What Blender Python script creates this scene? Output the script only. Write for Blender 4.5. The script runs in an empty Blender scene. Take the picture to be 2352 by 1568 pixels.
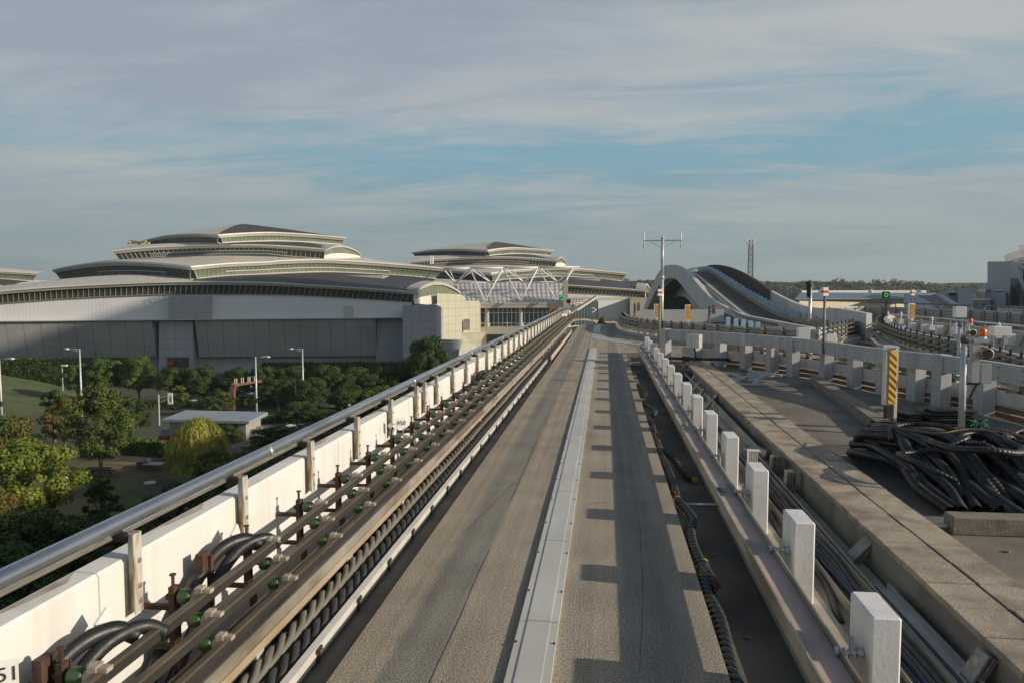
import bpy, math, random
from mathutils import Vector, Matrix, noise
R = math.radians
sc = bpy.context.scene
C = sc.collection
random.seed(7)
# ---------------------------------------------------------------- camera
YAW, PITCH = 6.765, 3.88
cd = bpy.data.cameras.new('camera'); cam = bpy.data.objects.new('camera', cd); C.objects.link(cam)
cd.lens = 27.55; cd.sensor_width = 36; cd.clip_start = 0.1; cd.clip_end = 6000
CAMP = Vector((0, 0, 2.6))
cam.location = CAMP
cam.rotation_euler = (R(90 - PITCH), 0, R(YAW))
sc.camera = cam
# ---------------------------------------------------------------- sky + sun
SUN_EL, SUN_AZ = 20.0, -7.5            # azimuth measured from +X towards +Y
w = bpy.data.worlds.new('World'); sc.world = w; w.use_nodes = True
nt = w.node_tree; nt.nodes.clear()
def wn(t, **k):
    n = nt.nodes.new(t)
    for a, b in k.items(): setattr(n, a, b)
    return n
def wmath(op, a, b=None, c=None, clamp=False):
    n = wn('ShaderNodeMath', operation=op, use_clamp=clamp)
    for i, x in enumerate((a, b, c)):
        if x is None: continue
        if isinstance(x, (int, float)): n.inputs[i].default_value = x
        else: nt.links.new(x, n.inputs[i])
    return n.outputs[0]
def wmix(f, a, b, mode='MIX'):
    n = wn('ShaderNodeMix', data_type='RGBA', blend_type=mode)
    for i, x in ((0, f), (6, a), (7, b)):
        if isinstance(x, (int, float)): n.inputs[i].default_value = x
        elif isinstance(x, tuple): n.inputs[i].default_value = x + (1,)
        else: nt.links.new(x, n.inputs[i])
    return n.outputs[2]
def wramp(f, stops):
    n = wn('ShaderNodeValToRGB'); nt.links.new(f, n.inputs[0])
    e = n.color_ramp.elements
    while len(e) < len(stops): e.new(0.5)
    for i, (p, c) in enumerate(stops):
        e[i].position = p; e[i].color = (c, c, c, 1) if isinstance(c, (int, float)) else tuple(c) + (1,)
    return n.outputs[0]
sky = wn('ShaderNodeTexSky', sky_type='NISHITA', sun_disc=False)
sky.sun_elevation = R(SUN_EL); sky.sun_rotation = R(90 - SUN_AZ); sky.air_density = 1.2; sky.dust_density = 2.0; sky.ozone_density = 1.5
tc = wn('ShaderNodeTexCoord'); sp = wn('ShaderNodeSeparateXYZ'); nt.links.new(tc.outputs['Generated'], sp.inputs[0])
X, Yd, Z = sp.outputs
zz = wmath('ADD', wmath('MAXIMUM', Z, 0.0), 0.11)
cx = wn('ShaderNodeCombineXYZ'); nt.links.new(wmath('DIVIDE', X, zz), cx.inputs[0]); nt.links.new(wmath('DIVIDE', Yd, zz), cx.inputs[1])
def wnoise(sc_, det, rough, off=(0, 0, 0), stretch=(1, 1, 1), dist=0.0):
    mp = wn('ShaderNodeMapping'); mp.inputs['Location'].default_value = off; mp.inputs['Scale'].default_value = stretch
    mp.inputs['Rotation'].default_value = (0, 0, R(14))
    nt.links.new(cx.outputs[0], mp.inputs[0])
    n = wn('ShaderNodeTexNoise'); n.inputs['Scale'].default_value = sc_; n.inputs['Detail'].default_value = det; n.inputs['Roughness'].default_value = rough; n.inputs['Distortion'].default_value = dist
    nt.links.new(mp.outputs[0], n.inputs['Vector']); return n.outputs[0]
big = wnoise(0.36, 8, 0.56, (3.1, 0.7, 0), (0.8, 1.1, 1), .5)
fine = wnoise(2.1, 9, 0.64, (9, 4, 2), (0.5, 1.2, 1), .9)
bias = wramp(Z, [(0.0, .02), (0.07, .06), (.11, .06), (.155, .0), (.21, .09), (.27, .16), (1, .18)])
m = wmath('ADD', wmath('ADD', wmath('MULTIPLY', big, .60), wmath('MULTIPLY', fine, .40)), bias)
mask = wramp(m, [(0.455, 0.0), (0.515, .60), (.59, 1.0)])
shn = wmath('ADD', wmath('MULTIPLY', wnoise(0.7, 7, .55, (1, 6, 0), (.6, 1, 1), .3), .6), wmath('MULTIPLY', fine, .4))
shade = wramp(shn, [(0.40, (.315, .375, .45)), (0.49, (.39, .44, .48)), (0.60, (.46, .49, .50))])
low = wmix(wramp(Z, [(0.0, 0.0), (.07, .35), (0.17, 1.0)]), (.27, .365, .37), shade)
skyc = wn('ShaderNodeHueSaturation'); skyc.inputs['Saturation'].default_value = 1.0; skyc.inputs['Value'].default_value = .085; nt.links.new(sky.outputs[0], skyc.inputs['Color'])
blue = wmix(wramp(Z, [(0.0, 0.0), (0.05, .25), (0.16, 1.0)]), (.235, .325, .335), (.215, .40, .50))
skym = wmix(.88, skyc.outputs[0], blue)
col = wmix(mask, skym, low)
back = wmix(wramp(Z, [(0.30, 0.0), (0.55, 1.0)]), col, skyc.outputs[0])
bg = wn('ShaderNodeBackground'); nt.links.new(back, bg.inputs[0]); bg.inputs[1].default_value = 1.0
ow = wn('ShaderNodeOutputWorld'); nt.links.new(bg.outputs[0], ow.inputs[0])
ld = bpy.data.lights.new('sun', 'SUN'); ld.energy = 4.3; ld.angle = R(0.55); ld.color = (1.0, .87, .70)
sun = bpy.data.objects.new('sun', ld); C.objects.link(sun)
SD = Vector((math.cos(R(SUN_EL)) * math.cos(R(SUN_AZ)), math.cos(R(SUN_EL)) * math.sin(R(SUN_AZ)), math.sin(R(SUN_EL))))
sun.rotation_euler = SD.to_track_quat('Z', 'Y').to_euler()
sc.view_settings.view_transform = 'Standard'; sc.view_settings.look = 'None'; sc.view_settings.exposure = 0.0; sc.view_settings.gamma = 1
sc.cycles.max_bounces = 6; sc.cycles.transparent_max_bounces = 8
# ---------------------------------------------------------------- measuring helpers
CM = cam.rotation_euler.to_matrix()
CR, CU, CF = CM @ Vector((1, 0, 0)), CM @ Vector((0, 1, 0)), CM @ Vector((0, 0, -1))
def ray(u, v): return CF + CR * ((u - 1176) / 1800) + CU * ((784 - v) / 1800)
def PC(u, v, d): return CAMP + ray(u, v) * d            # d metres in front of the eye
def PZ(u, v, z): r = ray(u, v); return CAMP + r * ((z - CAMP.z) / r.z)
def PROJ(P): d = Vector(P) - CAMP; f = d.dot(CF); return 1176 + 1800 * d.dot(CR) / f, 784 - 1800 * d.dot(CU) / f
def PY(u, v, y): r = ray(u, v); return CAMP + r * (y / r.y)
# ---------------------------------------------------------------- materials
def mat(name, col, rough=.7, metal=0., var=.18, scale=2.5, bump=0., bscale=60., col2=None, c2=(.5, .62), s2=1.2, str2=(1, 1, 1), speck=0., spec=.5, local=False, rnd=0., coat=0., streak=0.):
    m = bpy.data.materials.new(name); m.use_nodes = True; t = m.node_tree; N = t.nodes; L = t.links
    b = N['Principled BSDF']; b.inputs['Metallic'].default_value = metal; b.inputs['Roughness'].default_value = rough
    b.inputs['Specular IOR Level'].default_value = spec
    if coat: b.inputs['Coat Weight'].default_value = coat
    if local: pos = N.new('ShaderNodeTexCoord').outputs['Object']
    else: pos = N.new('ShaderNodeNewGeometry').outputs['Position']
    def noi(s, d=5, stv=None):
        v = pos
        if stv:
            mp = N.new('ShaderNodeMapping'); mp.inputs['Scale'].default_value = stv; L.new(pos, mp.inputs[0]); v = mp.outputs[0]
        n = N.new('ShaderNodeTexNoise'); n.inputs['Scale'].default_value = s; n.inputs['Detail'].default_value = d; L.new(v, n.inputs['Vector']); return n.outputs[0]
    def ramp(f, a, b_, pa, pb):
        r = N.new('ShaderNodeMapRange'); r.inputs[1].default_value = pa; r.inputs[2].default_value = pb; r.inputs[3].default_value = a; r.inputs[4].default_value = b_; L.new(f, r.inputs[0]); return r.outputs[0]
    def mul(c, f):
        x = N.new('ShaderNodeMix'); x.data_type = 'RGBA'; x.blend_type = 'MULTIPLY'; x.inputs[0].default_value = 1
        if isinstance(c, tuple): x.inputs[6].default_value = c + (1,)
        else: L.new(c, x.inputs[6])
        cc = N.new('ShaderNodeCombineColor')
        for i in range(3): L.new(f, cc.inputs[i])
        L.new(cc.outputs[0], x.inputs[7]); return x.outputs[2]
    c = mul(tuple(col), ramp(noi(scale), 1 - var, 1 + var, .3, .7))
    if speck: c = mul(c, ramp(noi(85, 3), 1 - speck, 1 + speck, .35, .65))
    if col2:
        x = N.new('ShaderNodeMix'); x.data_type = 'RGBA'; L.new(ramp(noi(s2, 6, str2), 0, 1, c2[0], c2[1]), x.inputs[0]); L.new(c, x.inputs[6]); x.inputs[7].default_value = tuple(col2) + (1,); c = x.outputs[2]
    if streak:
        x = N.new('ShaderNodeMix'); x.data_type = 'RGBA'; x.blend_type = 'MULTIPLY'; L.new(ramp(noi(1.0, 7, (5.5, 5.5, .55)), 0, streak, .50, .68), x.inputs[0]); L.new(c, x.inputs[6]); x.inputs[7].default_value = (.55, .48, .38, 1); c = x.outputs[2]
    if rnd:
        oi = N.new('ShaderNodeObjectInfo'); c = mul(c, ramp(oi.outputs['Random'], 1 - rnd, 1 + rnd, 0, 1))
    L.new(c, b.inputs['Base Color'])
    if bump:
        bp = N.new('ShaderNodeBump'); bp.inputs['Strength'].default_value = bump; bp.inputs['Distance'].default_value = .01
        L.new(noi(bscale, 4), bp.inputs['Height']); L.new(bp.outputs[0], b.inputs['Normal'])
    rv = ramp(noi(scale * 2.3), max(0, rough - .1), min(1, rough + .12), .3, .7); L.new(rv, b.inputs['Roughness'])
    return m
def leafmat(name, a, b_, c_=None, trans=.3, s=1.1):
    m = bpy.data.materials.new(name); m.use_nodes = True; t = m.node_tree; N = t.nodes; L = t.links
    bs = N['Principled BSDF']; bs.inputs['Roughness'].default_value = .6; bs.inputs['Specular IOR Level'].default_value = .25
    g = N.new('ShaderNodeNewGeometry'); n = N.new('ShaderNodeTexNoise'); n.inputs['Scale'].default_value = s; n.inputs['Detail'].default_value = 3; L.new(g.outputs['Position'], n.inputs['Vector'])
    r = N.new('ShaderNodeValToRGB'); L.new(n.outputs[0], r.inputs[0]); e = r.color_ramp.elements
    e[0].position = .36; e[0].color = tuple(a) + (1,); e[1].position = .6; e[1].color = tuple(b_) + (1,)
    if c_: k = e.new(.68); k.color = tuple(c_) + (1,)
    x = N.new('ShaderNodeMix'); x.data_type = 'RGBA'; x.blend_type = 'MULTIPLY'; x.inputs[0].default_value = 1; L.new(r.outputs[0], x.inputs[6])
    mr = N.new('ShaderNodeMapRange'); mr.inputs[3].default_value = .75; mr.inputs[4].default_value = 1.25; L.new(g.outputs['Random Per Island'], mr.inputs[0])
    cc = N.new('ShaderNodeCombineColor'); [L.new(mr.outputs[0], cc.inputs[i]) for i in range(3)]; L.new(cc.outputs[0], x.inputs[7]); L.new(x.outputs[2], bs.inputs['Base Color'])
    tr = N.new('ShaderNodeBsdfTranslucent'); L.new(x.outputs[2], tr.inputs[0]); ms = N.new('ShaderNodeMixShader'); ms.inputs[0].default_value = trans
    L.new(bs.outputs[0], ms.inputs[1]); L.new(tr.outputs[0], ms.inputs[2]); L.new(ms.outputs[0], N['Material Output'].inputs[0])
    return m
def seam(m, axis, step, width, dark=.6, axis2=None, step2=1):
    """thin joints at a regular real-world spacing, measured along a world direction"""
    t = m.node_tree; N = t.nodes; L = t.links; b = N['Principled BSDF']
    src = b.inputs['Base Color'].links[0].from_socket
    g = N.new('ShaderNodeNewGeometry')
    def line(ax, st):
        d = N.new('ShaderNodeVectorMath'); d.operation = 'DOT_PRODUCT'; d.inputs[1].default_value = ax; L.new(g.outputs['Position'], d.inputs[0])
        q = N.new('ShaderNodeMath'); q.operation = 'MODULO'; a = N.new('ShaderNodeMath'); a.operation = 'ADD'; a.inputs[1].default_value = 5000 * st; L.new(d.outputs['Value'], a.inputs[0]); L.new(a.outputs[0], q.inputs[0]); q.inputs[1].default_value = st
        l = N.new('ShaderNodeMath'); l.operation = 'LESS_THAN'; l.inputs[1].default_value = width; L.new(q.outputs[0], l.inputs[0]); return l.outputs[0]
    f = line(axis, step)
    if axis2 is not None:
        mx = N.new('ShaderNodeMath'); mx.operation = 'MAXIMUM'; L.new(f, mx.inputs[0]); L.new(line(axis2, step2), mx.inputs[1]); f = mx.outputs[0]
    x = N.new('ShaderNodeMix'); x.data_type = 'RGBA'; x.blend_type = 'MULTIPLY'; L.new(f, x.inputs[0]); L.new(src, x.inputs[6]); x.inputs[7].default_value = (dark, dark, dark, 1)
    L.new(x.outputs[2], b.inputs['Base Color']); return m
def emit(name, col, s):
    m = bpy.data.materials.new(name); m.use_nodes = True; b = m.node_tree.nodes['Principled BSDF']
    b.inputs['Base Color'].default_value = tuple(col) + (1,); b.inputs['Emission Color'].default_value = tuple(col) + (1,); b.inputs['Emission Strength'].default_value = s; return m
AX = CR.copy(); AX.z = 0; AX.normalize()            # along the hall facades
FAX = Vector((math.cos(R(6.765 + 11)), math.sin(R(6.765 + 11)), 0))
ZA = Vector((0, 0, 1))
# running surface: worn concrete with a darker, coarser wheel band on each side
def roadmat():
    m = mat('running_surface', (.41, .355, .27), .85, 0, .12, 1.3, .7, 90, speck=.6)
    t = m.node_tree; N = t.nodes; L = t.links; b = N['Principled BSDF']; src = b.inputs['Base Color'].links[0].from_socket
    g = N.new('ShaderNodeNewGeometry'); s = N.new('ShaderNodeSeparateXYZ'); L.new(g.outputs['Position'], s.inputs[0])
    nz = N.new('ShaderNodeTexNoise'); nz.inputs['Scale'].default_value = 3; L.new(g.outputs['Position'], nz.inputs['Vector'])
    def M_(op, a, b_):
        n = N.new('ShaderNodeMath'); n.operation = op
        for i, v in enumerate((a, b_)):
            if isinstance(v, (int, float)): n.inputs[i].default_value = v
            else: L.new(v, n.inputs[i])
        return n.outputs[0]
    d = M_('ABSOLUTE', M_('SUBTRACT', M_('ABSOLUTE', M_('ADD', s.outputs[0], .487), 0), .83), 0)
    d = M_('ADD', d, M_('MULTIPLY', M_('SUBTRACT', nz.outputs[0], .5), .10))
    mr = N.new('ShaderNodeMapRange'); mr.inputs[1].default_value = .24; mr.inputs[2].default_value = .15; mr.inputs[3].default_value = 0; mr.inputs[4].default_value = 1; L.new(d, mr.inputs[0])
    x = N.new('ShaderNodeMix'); x.data_type = 'RGBA'; L.new(mr.outputs[0], x.inputs[0]); L.new(src, x.inputs[6])
    y = N.new('ShaderNodeMix'); y.data_type = 'RGBA'; y.blend_type = 'MULTIPLY'; y.inputs[0].default_value = 1; L.new(src, y.inputs[6]); y.inputs[7].default_value = (.68, .74, .82, 1)
    L.new(y.outputs[2], x.inputs[7]); src2 = x.outputs[2]
    for sc3, st3, lo, hi, amt in ((1.0, (9, .12, 1), .42, .66, .30), (1.0, (3, .5, 1), .5, .72, .35), (38, (1, 1, 1), .40, .62, .30)):
        mp = N.new('ShaderNodeMapping'); mp.inputs['Scale'].default_value = st3; L.new(g.outputs['Position'], mp.inputs[0]); n3 = N.new('ShaderNodeTexNoise'); n3.inputs['Scale'].default_value = sc3; n3.inputs['Detail'].default_value = 6; L.new(mp.outputs[0], n3.inputs['Vector'])
        r3 = N.new('ShaderNodeMapRange'); r3.inputs[1].default_value = lo; r3.inputs[2].default_value = hi; r3.inputs[3].default_value = 0; r3.inputs[4].default_value = amt; L.new(n3.outputs[0], r3.inputs[0])
        z3 = N.new('ShaderNodeMix'); z3.data_type = 'RGBA'; z3.blend_type = 'MULTIPLY'; L.new(r3.outputs[0], z3.inputs[0]); L.new(src2, z3.inputs[6]); z3.inputs[7].default_value = (.42, .42, .42, 1); src2 = z3.outputs[2]
    L.new(src2, b.inputs['Base Color'])
    seam(m, (0, 1, 0), 10.2, .014, .7); return m
ROAD = roadmat()
CONC = mat('concrete_grey', (.24, .225, .195), .88, 0, .25, .8, .4, 60, (.13, .12, .105), (.5, .72), 1.1, speck=.15)
CONCD = mat('concrete_dark', (.15, .14, .12), .9, 0, .3, .9, .4, 60, speck=.15)
TROUGH = seam(mat('trough_cover', (.40, .335, .25), .9, 0, .2, 1.7, .5, 70, (.24, .20, .15), (.45, .65), 3.2, speck=.35), (0, 1, 0), .5, .010, .8)
KERB = mat('kerb_concrete', (.25, .215, .17), .9, 0, .2, 3, .6, 60, (.13, .11, .085), (.5, .68), 3, speck=.3)
DECKM = mat('deck_surface', (.22, .195, .155), .9, 0, .25, .45, .4, 70, (.12, .108, .09), (.48, .7), .6, speck=.2)
WHITE = mat('white_paint', (.66, .645, .60), .6, 0, .05, 2, .12, 30, (.62, .55, .44), (.60, .78), 2.0, (1, .5, 1), streak=.3)
WPOST = mat('white_post_paint', (.80, .79, .77), .55, 0, .04, 3, .22, 38, (.55, .50, .42), (.64, .8), 7, streak=.22)
GREYP = mat('grey_white_paint', (.47, .475, .48), .65, 0, .08, 1.5, .2, 30, (.36, .35, .33), (.58, .8), 1.6, streak=.45)
POSTST = mat('steel_post_paint', (.55, .52, .43), .5, 0, .1, 5, .1, 40, (.26, .16, .08), (.50, .64), 9, (1, 1, .35), local=True)
PIPE = mat('galvanised_pipe', (.50, .52, .54), .27, .9, .08, 2, .03, 30, (.34, .33, .30), (.55, .75), 3, (1, .25, 1))
GALV = mat('galvanised_steel', (.45, .47, .48), .42, .7, .12, 6, .05, 40)
GSTEEL = mat('weathered_guide_steel', (.46, .43, .36), .45, .45, .12, 2, .1, 30, (.24, .20, .14), (.48, .62), 2.6, (1, .22, 1))
WEB = mat('beam_web_primer', (.50, .38, .33), .7, 0, .12, 2, .1, 40, (.33, .31, .28), (.45, .6), 1.8)
YEDGE = mat('beam_edge_yellowed', (.40, .33, .23), .6, .1, .14, 2, .1, 40, (.36, .25, .14), (.5, .75), 2.4)
CRAIL = mat('conductor_rail_metal', (.19, .16, .12), .42, .6, .15, 3, .05, 40)
CRAILD = mat('conductor_rail_cover', (.038, .035, .03), .5, .1, .15, 3)
RUST = mat('rusty_steel', (.095, .052, .034), .8, .2, .4, 12, .3, 60, (.06, .035, .025), (.5, .65), 14)
INSUL = mat('green_insulator', (.04, .105, .028), .45, 0, .2, 14, .1, 40, (.07, .10, .05), (.5, .7), 25, coat=.12)
CLAMP = mat('beige_clamp', (.42, .37, .29), .7, 0, .2, 10, .2, 50)
BLACK = mat('black_rubber', (.020, .021, .022), .45, 0, .3, 6, .1, 60)
CABLE = mat('cable_sheath', (.045, .047, .045), .5, 0, .25, 6, .1, 60)
CABLEG = mat('cable_sheath_grey', (.17, .16, .13), .6, 0, .2, 6, .1, 60)
HOSE = mat('corrugated_pipe_plastic', (.020, .021, .020), .42, 0, .25, 5, .05, 60, (.07, .065, .055), (.55, .75), 5)
STRIP = seam(mat('cover_plate', (.58, .575, .53), .55, .08, .07, 1.1, .1, 60, (.44, .43, .39), (.5, .8), 1.6, (1, .3, 1)), (0, 1, 0), 1.96, .012, .35)
BOLT = mat('dark_bolt', (.05, .045, .04), .5, .5)
ALUM = mat('aluminium_plate', (.50, .51, .51), .4, .7, .1, 2)
LAMPW = mat('lamp_grey', (.55, .56, .55), .4, .2, .05, 3)
SIGNW = mat('sign_white', (.80, .80, .76), .5, 0, .04, 5)
INK = mat('sign_ink', (.03, .03, .035), .6, 0, .05, 5)
YEL = mat('sign_yellow', (.80, .42, .02), .5, 0, .06, 4)
ORNG = mat('sign_orange', (.72, .27, .015), .5, 0, .05, 4)
RED = mat('red_paint', (.55, .05, .02), .5, 0, .06, 4)
BLUEP = mat('pale_blue_post', (.42, .62, .74), .6, 0, .06, 3)
BLUES = mat('sign_blue', (.03, .09, .25), .5, 0, .1, 4)
ORG = mat('beacon_orange', (.85, .13, .01), .3, 0, .05, 4, coat=.4)
# ---------------------------------------------------------------- mesh builder
class MB:
    def __init__(s): s.v = []; s.f = []; s.m = []; s.k = 0
    def add(s, vs, fs):
        o = len(s.v); s.v += [tuple(x) for x in vs]; s.f += [tuple(o + i for i in f) for f in fs]; s.m += [s.k] * len(fs); return s
    def hexa(s, p): return s.add(p, [(0, 3, 2, 1), (4, 5, 6, 7), (0, 1, 5, 4), (1, 2, 6, 5), (2, 3, 7, 6), (3, 0, 4, 7)])
    def box(s, c, d, r=0., t=None):
        x, y, z = d[0] / 2, d[1] / 2, d[2] / 2
        p = [Vector(q) for q in ((-x, -y, -z), (x, -y, -z), (x, y, -z), (-x, y, -z), (-x, -y, z), (x, -y, z), (x, y, z), (-x, y, z))]
        M_ = t if t else Matrix.Rotation(r, 3, 'Z')
        return s.hexa([M_ @ q + Vector(c) for q in p])
    def bbox(s, c, d, b=.01, r=0.):          # box with chamfered edges
        x, y, z = d[0] / 2, d[1] / 2, d[2] / 2; M_ = Matrix.Rotation(r, 3, 'Z'); c = Vector(c)
        def ring(a, b2, h, cc): return [(a - cc, -b2, h), (a, -b2 + cc, h), (a, b2 - cc, h), (a - cc, b2, h), (-a + cc, b2, h), (-a, b2 - cc, h), (-a, -b2 + cc, h), (-a + cc, -b2, h)]
        rs = [ring(x - b, y - b, -z, b * .5), ring(x, y, -z + b, b), ring(x, y, z - b, b), ring(x - b, y - b, z, b * .5)]
        vs = [M_ @ Vector(p) + c for q in rs for p in q]; fs = []
        for k in range(3):
            for i in range(8): j = (i + 1) % 8; fs.append((k * 8 + i, k * 8 + j, k * 8 + 8 + j, k * 8 + 8 + i))
        fs += [tuple(range(7, -1, -1)), tuple(range(24, 32))]
        return s.add(vs, fs)
    def tube(s, pts, r, n=8, caps=True, rs=None, hollow=False):
        pts = [Vector(p) for p in pts]; rings = []; up = None
        for i, p in enumerate(pts):
            d = (pts[min(i + 1, len(pts) - 1)] - pts[max(i - 1, 0)]).normalized()
            if up is None: up = Vector((0, 0, 1)) if abs(d.z) < .9 else Vector((1, 0, 0))
            a = d.cross(up).normalized(); b = a.cross(d).normalized(); up = b
            rr = rs[i] if rs else r
            rings += [p + (a * math.cos(2 * math.pi * k / n) + b * math.sin(2 * math.pi * k / n)) * rr for k in range(n)]
        fs = []
        for i in range(len(pts) - 1):
            for k in range(n): j = (k + 1) % n; fs.append((i * n + k, i * n + j, i * n + n + j, i * n + n + k))
        if caps and not hollow: fs += [tuple(range(n - 1, -1, -1)), tuple(range((len(pts) - 1) * n, len(pts) * n))]
        return s.add(rings, fs)
    def cyl(s, a, b, r, n=12, r2=None): return s.tube([a, b], r, n, True, [r, r if r2 is None else r2])
    def bar(s, a, b, w_, h=None):
        a, b = Vector(a), Vector(b); d = (b - a).normalized(); u = Vector((0, 0, 1)) if abs(d.z) < .95 else Vector((0, 1, 0))
        x = d.cross(u).normalized() * w_ / 2; y = d.cross(x).normalized() * (h or w_) / 2
        return s.hexa([a - x - y, a + x - y, a + x + y, a - x + y, b - x - y, b + x - y, b + x + y, b - x + y])
    def sweep(s, fr, prof, caps=True):
        n = len(prof); vs = []; fs = []
        for o, r, u in fr: vs += [o + r * x + u * z for x, z in prof]
        for i in range(len(fr) - 1):
            for k in range(n): j = (k + 1) % n; fs.append((i * n + k, i * n + j, i * n + n + j, i * n + n + k))
        if caps: fs += [tuple(range(n - 1, -1, -1)), tuple(range((len(fr) - 1) * n, len(fr) * n))]
        return s.add(vs, fs)
    def loft(s, a, b):
        n = len(a); return s.add(list(a) + list(b), [(i, i + 1, n + i + 1, n + i) for i in range(n - 1)])
    def poly(s, p): return s.add(p, [tuple(range(len(p)))])
    def prism(s, poly, d):
        n = len(poly); d = Vector(d); return s.add([Vector(p) for p in poly] + [Vector(p) + d for p in poly], [tuple(range(n - 1, -1, -1)), tuple(range(n, 2 * n))] + [(i, (i + 1) % n, n + (i + 1) % n, n + i) for i in range(n)])
    def lathe(s, c, prof, n=14, ax='Z'):
        c = Vector(c); vs = []; fs = []
        for r, h in prof:
            for k in range(n):
                a = 2 * math.pi * k / n; q = (r * math.cos(a), r * math.sin(a), h)
                if ax == 'X': q = (q[2], q[0], q[1])
                if ax == 'Y': q = (q[0], q[2], q[1])
                vs.append(c + Vector(q))
        for i in range(len(prof) - 1):
            for k in range(n): j = (k + 1) % n; fs.append((i * n + k, i * n + j, i * n + n + j, i * n + n + k))
        fs += [tuple(range(n - 1, -1, -1)), tuple(range((len(prof) - 1) * n, len(prof) * n))]
        return s.add(vs, fs)
    def mesh(s, name, mats, smooth=False):
        me = bpy.data.meshes.new(name); me.from_pydata(s.v, [], s.f)
        mats = mats if isinstance(mats, (list, tuple)) else [mats]
        for m_ in mats: me.materials.append(m_)
        if len(mats) > 1: me.polygons.foreach_set('material_index', s.m)
        if smooth: me.polygons.foreach_set('use_smooth', [True] * len(me.polygons))
        me.update(); return me
    def build(s, name, mats, parent=None, smooth=False, loc=None):
        o = bpy.data.objects.new(name, s.mesh(name, mats, smooth)); C.objects.link(o)
        if parent: o.parent = parent
        if loc: o.location = loc
        return o
def tag(o, label=None, cat=None, group=None, kind=None):
    if label: o['label'] = label
    if cat: o['category'] = cat
    if group: o['group'] = group
    if kind: o['kind'] = kind
    return o
def empty(name, loc=(0, 0, 0), rz=0, label=None, cat=None, group=None):
    o = bpy.data.objects.new(name, None); C.objects.link(o); o.location = loc; o.rotation_euler = (0, 0, rz); o.empty_display_size = .2
    return tag(o, label, cat, group)
def copy_tree(o, loc=None, rz=None, label=None, parent=None, scale=None):
    c = o.copy(); C.objects.link(c)
    if parent: c.parent = parent
    if loc is not None: c.location = loc
    if rz is not None: c.rotation_euler = (0, 0, rz)
    if scale is not None: c.scale = scale
    if label: c['label'] = label
    for ch in list(o.children): copy_tree(ch, parent=c)
    return c
def struct(name, mb, m, smooth=False): return tag(mb.build(name, m, None, smooth), kind='structure')
_o1 = ['', 'first', 'second', 'third', 'fourth', 'fifth', 'sixth', 'seventh', 'eighth', 'ninth', 'tenth', 'eleventh', 'twelfth', 'thirteenth', 'fourteenth', 'fifteenth', 'sixteenth', 'seventeenth', 'eighteenth', 'nineteenth']
_o10 = {20: 'twenty', 30: 'thirty', 40: 'forty', 50: 'fifty', 60: 'sixty', 70: 'seventy'}
def nth(k):
    if k < 20: return _o1[k]
    t, r = k // 10 * 10, k % 10
    return _o10[t][:-1] + 'ieth' if r == 0 else _o10[t] + '-' + _o1[r]
def fromend(k, n, near, far): return (near if k == 0 else far if k == n - 1 else None)
# ---------------------------------------------------------------- paths
def catmull(P, n=8):
    P = [Vector(p) for p in P]; out = []
    for i in range(len(P) - 1):
        a = P[i - 1] if i else P[0] * 2 - P[1]; b, c = P[i], P[i + 1]; d = P[i + 2] if i + 2 < len(P) else P[-1] * 2 - P[-2]
        for k in range(n):
            t = k / n; out.append(.5 * ((2 * b) + (c - a) * t + (2 * a - 5 * b + 4 * c - d) * t * t + (3 * b - a - 3 * c + d) * t ** 3))
    out.append(P[-1]); return out
class Path:
    def __init__(s, P, n=10):
        s.p = catmull(P, n); s.l = [0]
        for a, b in zip(s.p, s.p[1:]): s.l.append(s.l[-1] + (b - a).length)
        s.len = s.l[-1]
    def at(s, d, off=0, dz=0):
        d = max(0, min(s.len - 1e-6, d)); i = 0
        lo, hi = 0, len(s.l) - 1
        while hi - lo > 1:
            m_ = (lo + hi) // 2
            if s.l[m_] <= d: lo = m_
            else: hi = m_
        i = lo; t = (d - s.l[i]) / max(1e-9, s.l[i + 1] - s.l[i]); o = s.p[i].lerp(s.p[i + 1], t)
        f = (s.p[min(i + 2, len(s.p) - 1)] - s.p[max(i - 1, 0)]); f.z = 0; f.normalize(); r = Vector((f.y, -f.x, 0))
        return o + r * off + Vector((0, 0, dz)), r, f
    def fr(s, d0, d1, step, off=0, dz=0):
        n = max(1, int(math.ceil((d1 - d0) / step))); out = []
        for i in range(n + 1):
            o, r, f = s.at(d0 + (d1 - d0) * i / n, off, dz); out.append((o, r, ZA))
        return out
def hbeam(w_, h, t=.014, x0=0, z0=0):      # H section lying so that the flanges stand upright
    return [(x0 + a, z0 + b) for a, b in ((0, 0), (t, 0), (t, h * .42), (w_ - t, h * .42), (w_ - t, 0), (w_, 0), (w_, h), (w_ - t, h), (w_ - t, h * .42 + t), (t, h * .42 + t), (t, h), (0, h))]
def rect(x0, x1, z0, z1): return [(x0, z0), (x1, z0), (x1, z1), (x0, z1)]
def lettering(txt, size, M4, m_, parent, ext=.002, align='CENTER', name='lettering'):
    cu = bpy.data.curves.new('t', 'FONT'); cu.body = txt; cu.size = size; cu.align_x = align; cu.align_y = 'CENTER'; cu.extrude = ext; cu.resolution_u = 3
    ob = bpy.data.objects.new('t', cu); C.objects.link(ob); dg = bpy.context.evaluated_depsgraph_get(); me = bpy.data.meshes.new_from_object(ob.evaluated_get(dg))
    bpy.data.objects.remove(ob); me.materials.clear(); me.materials.append(m_); me.transform(M4)
    o = bpy.data.objects.new(name, me); C.objects.link(o); o.parent = parent; return o
def face_mat(origin, right, up):           # text plane from a right and an up direction
    r = Vector(right).normalized(); u = Vector(up).normalized(); n = r.cross(u); M4 = Matrix((r, u, n)).transposed().to_4x4(); M4.translation = Vector(origin); return M4
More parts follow.
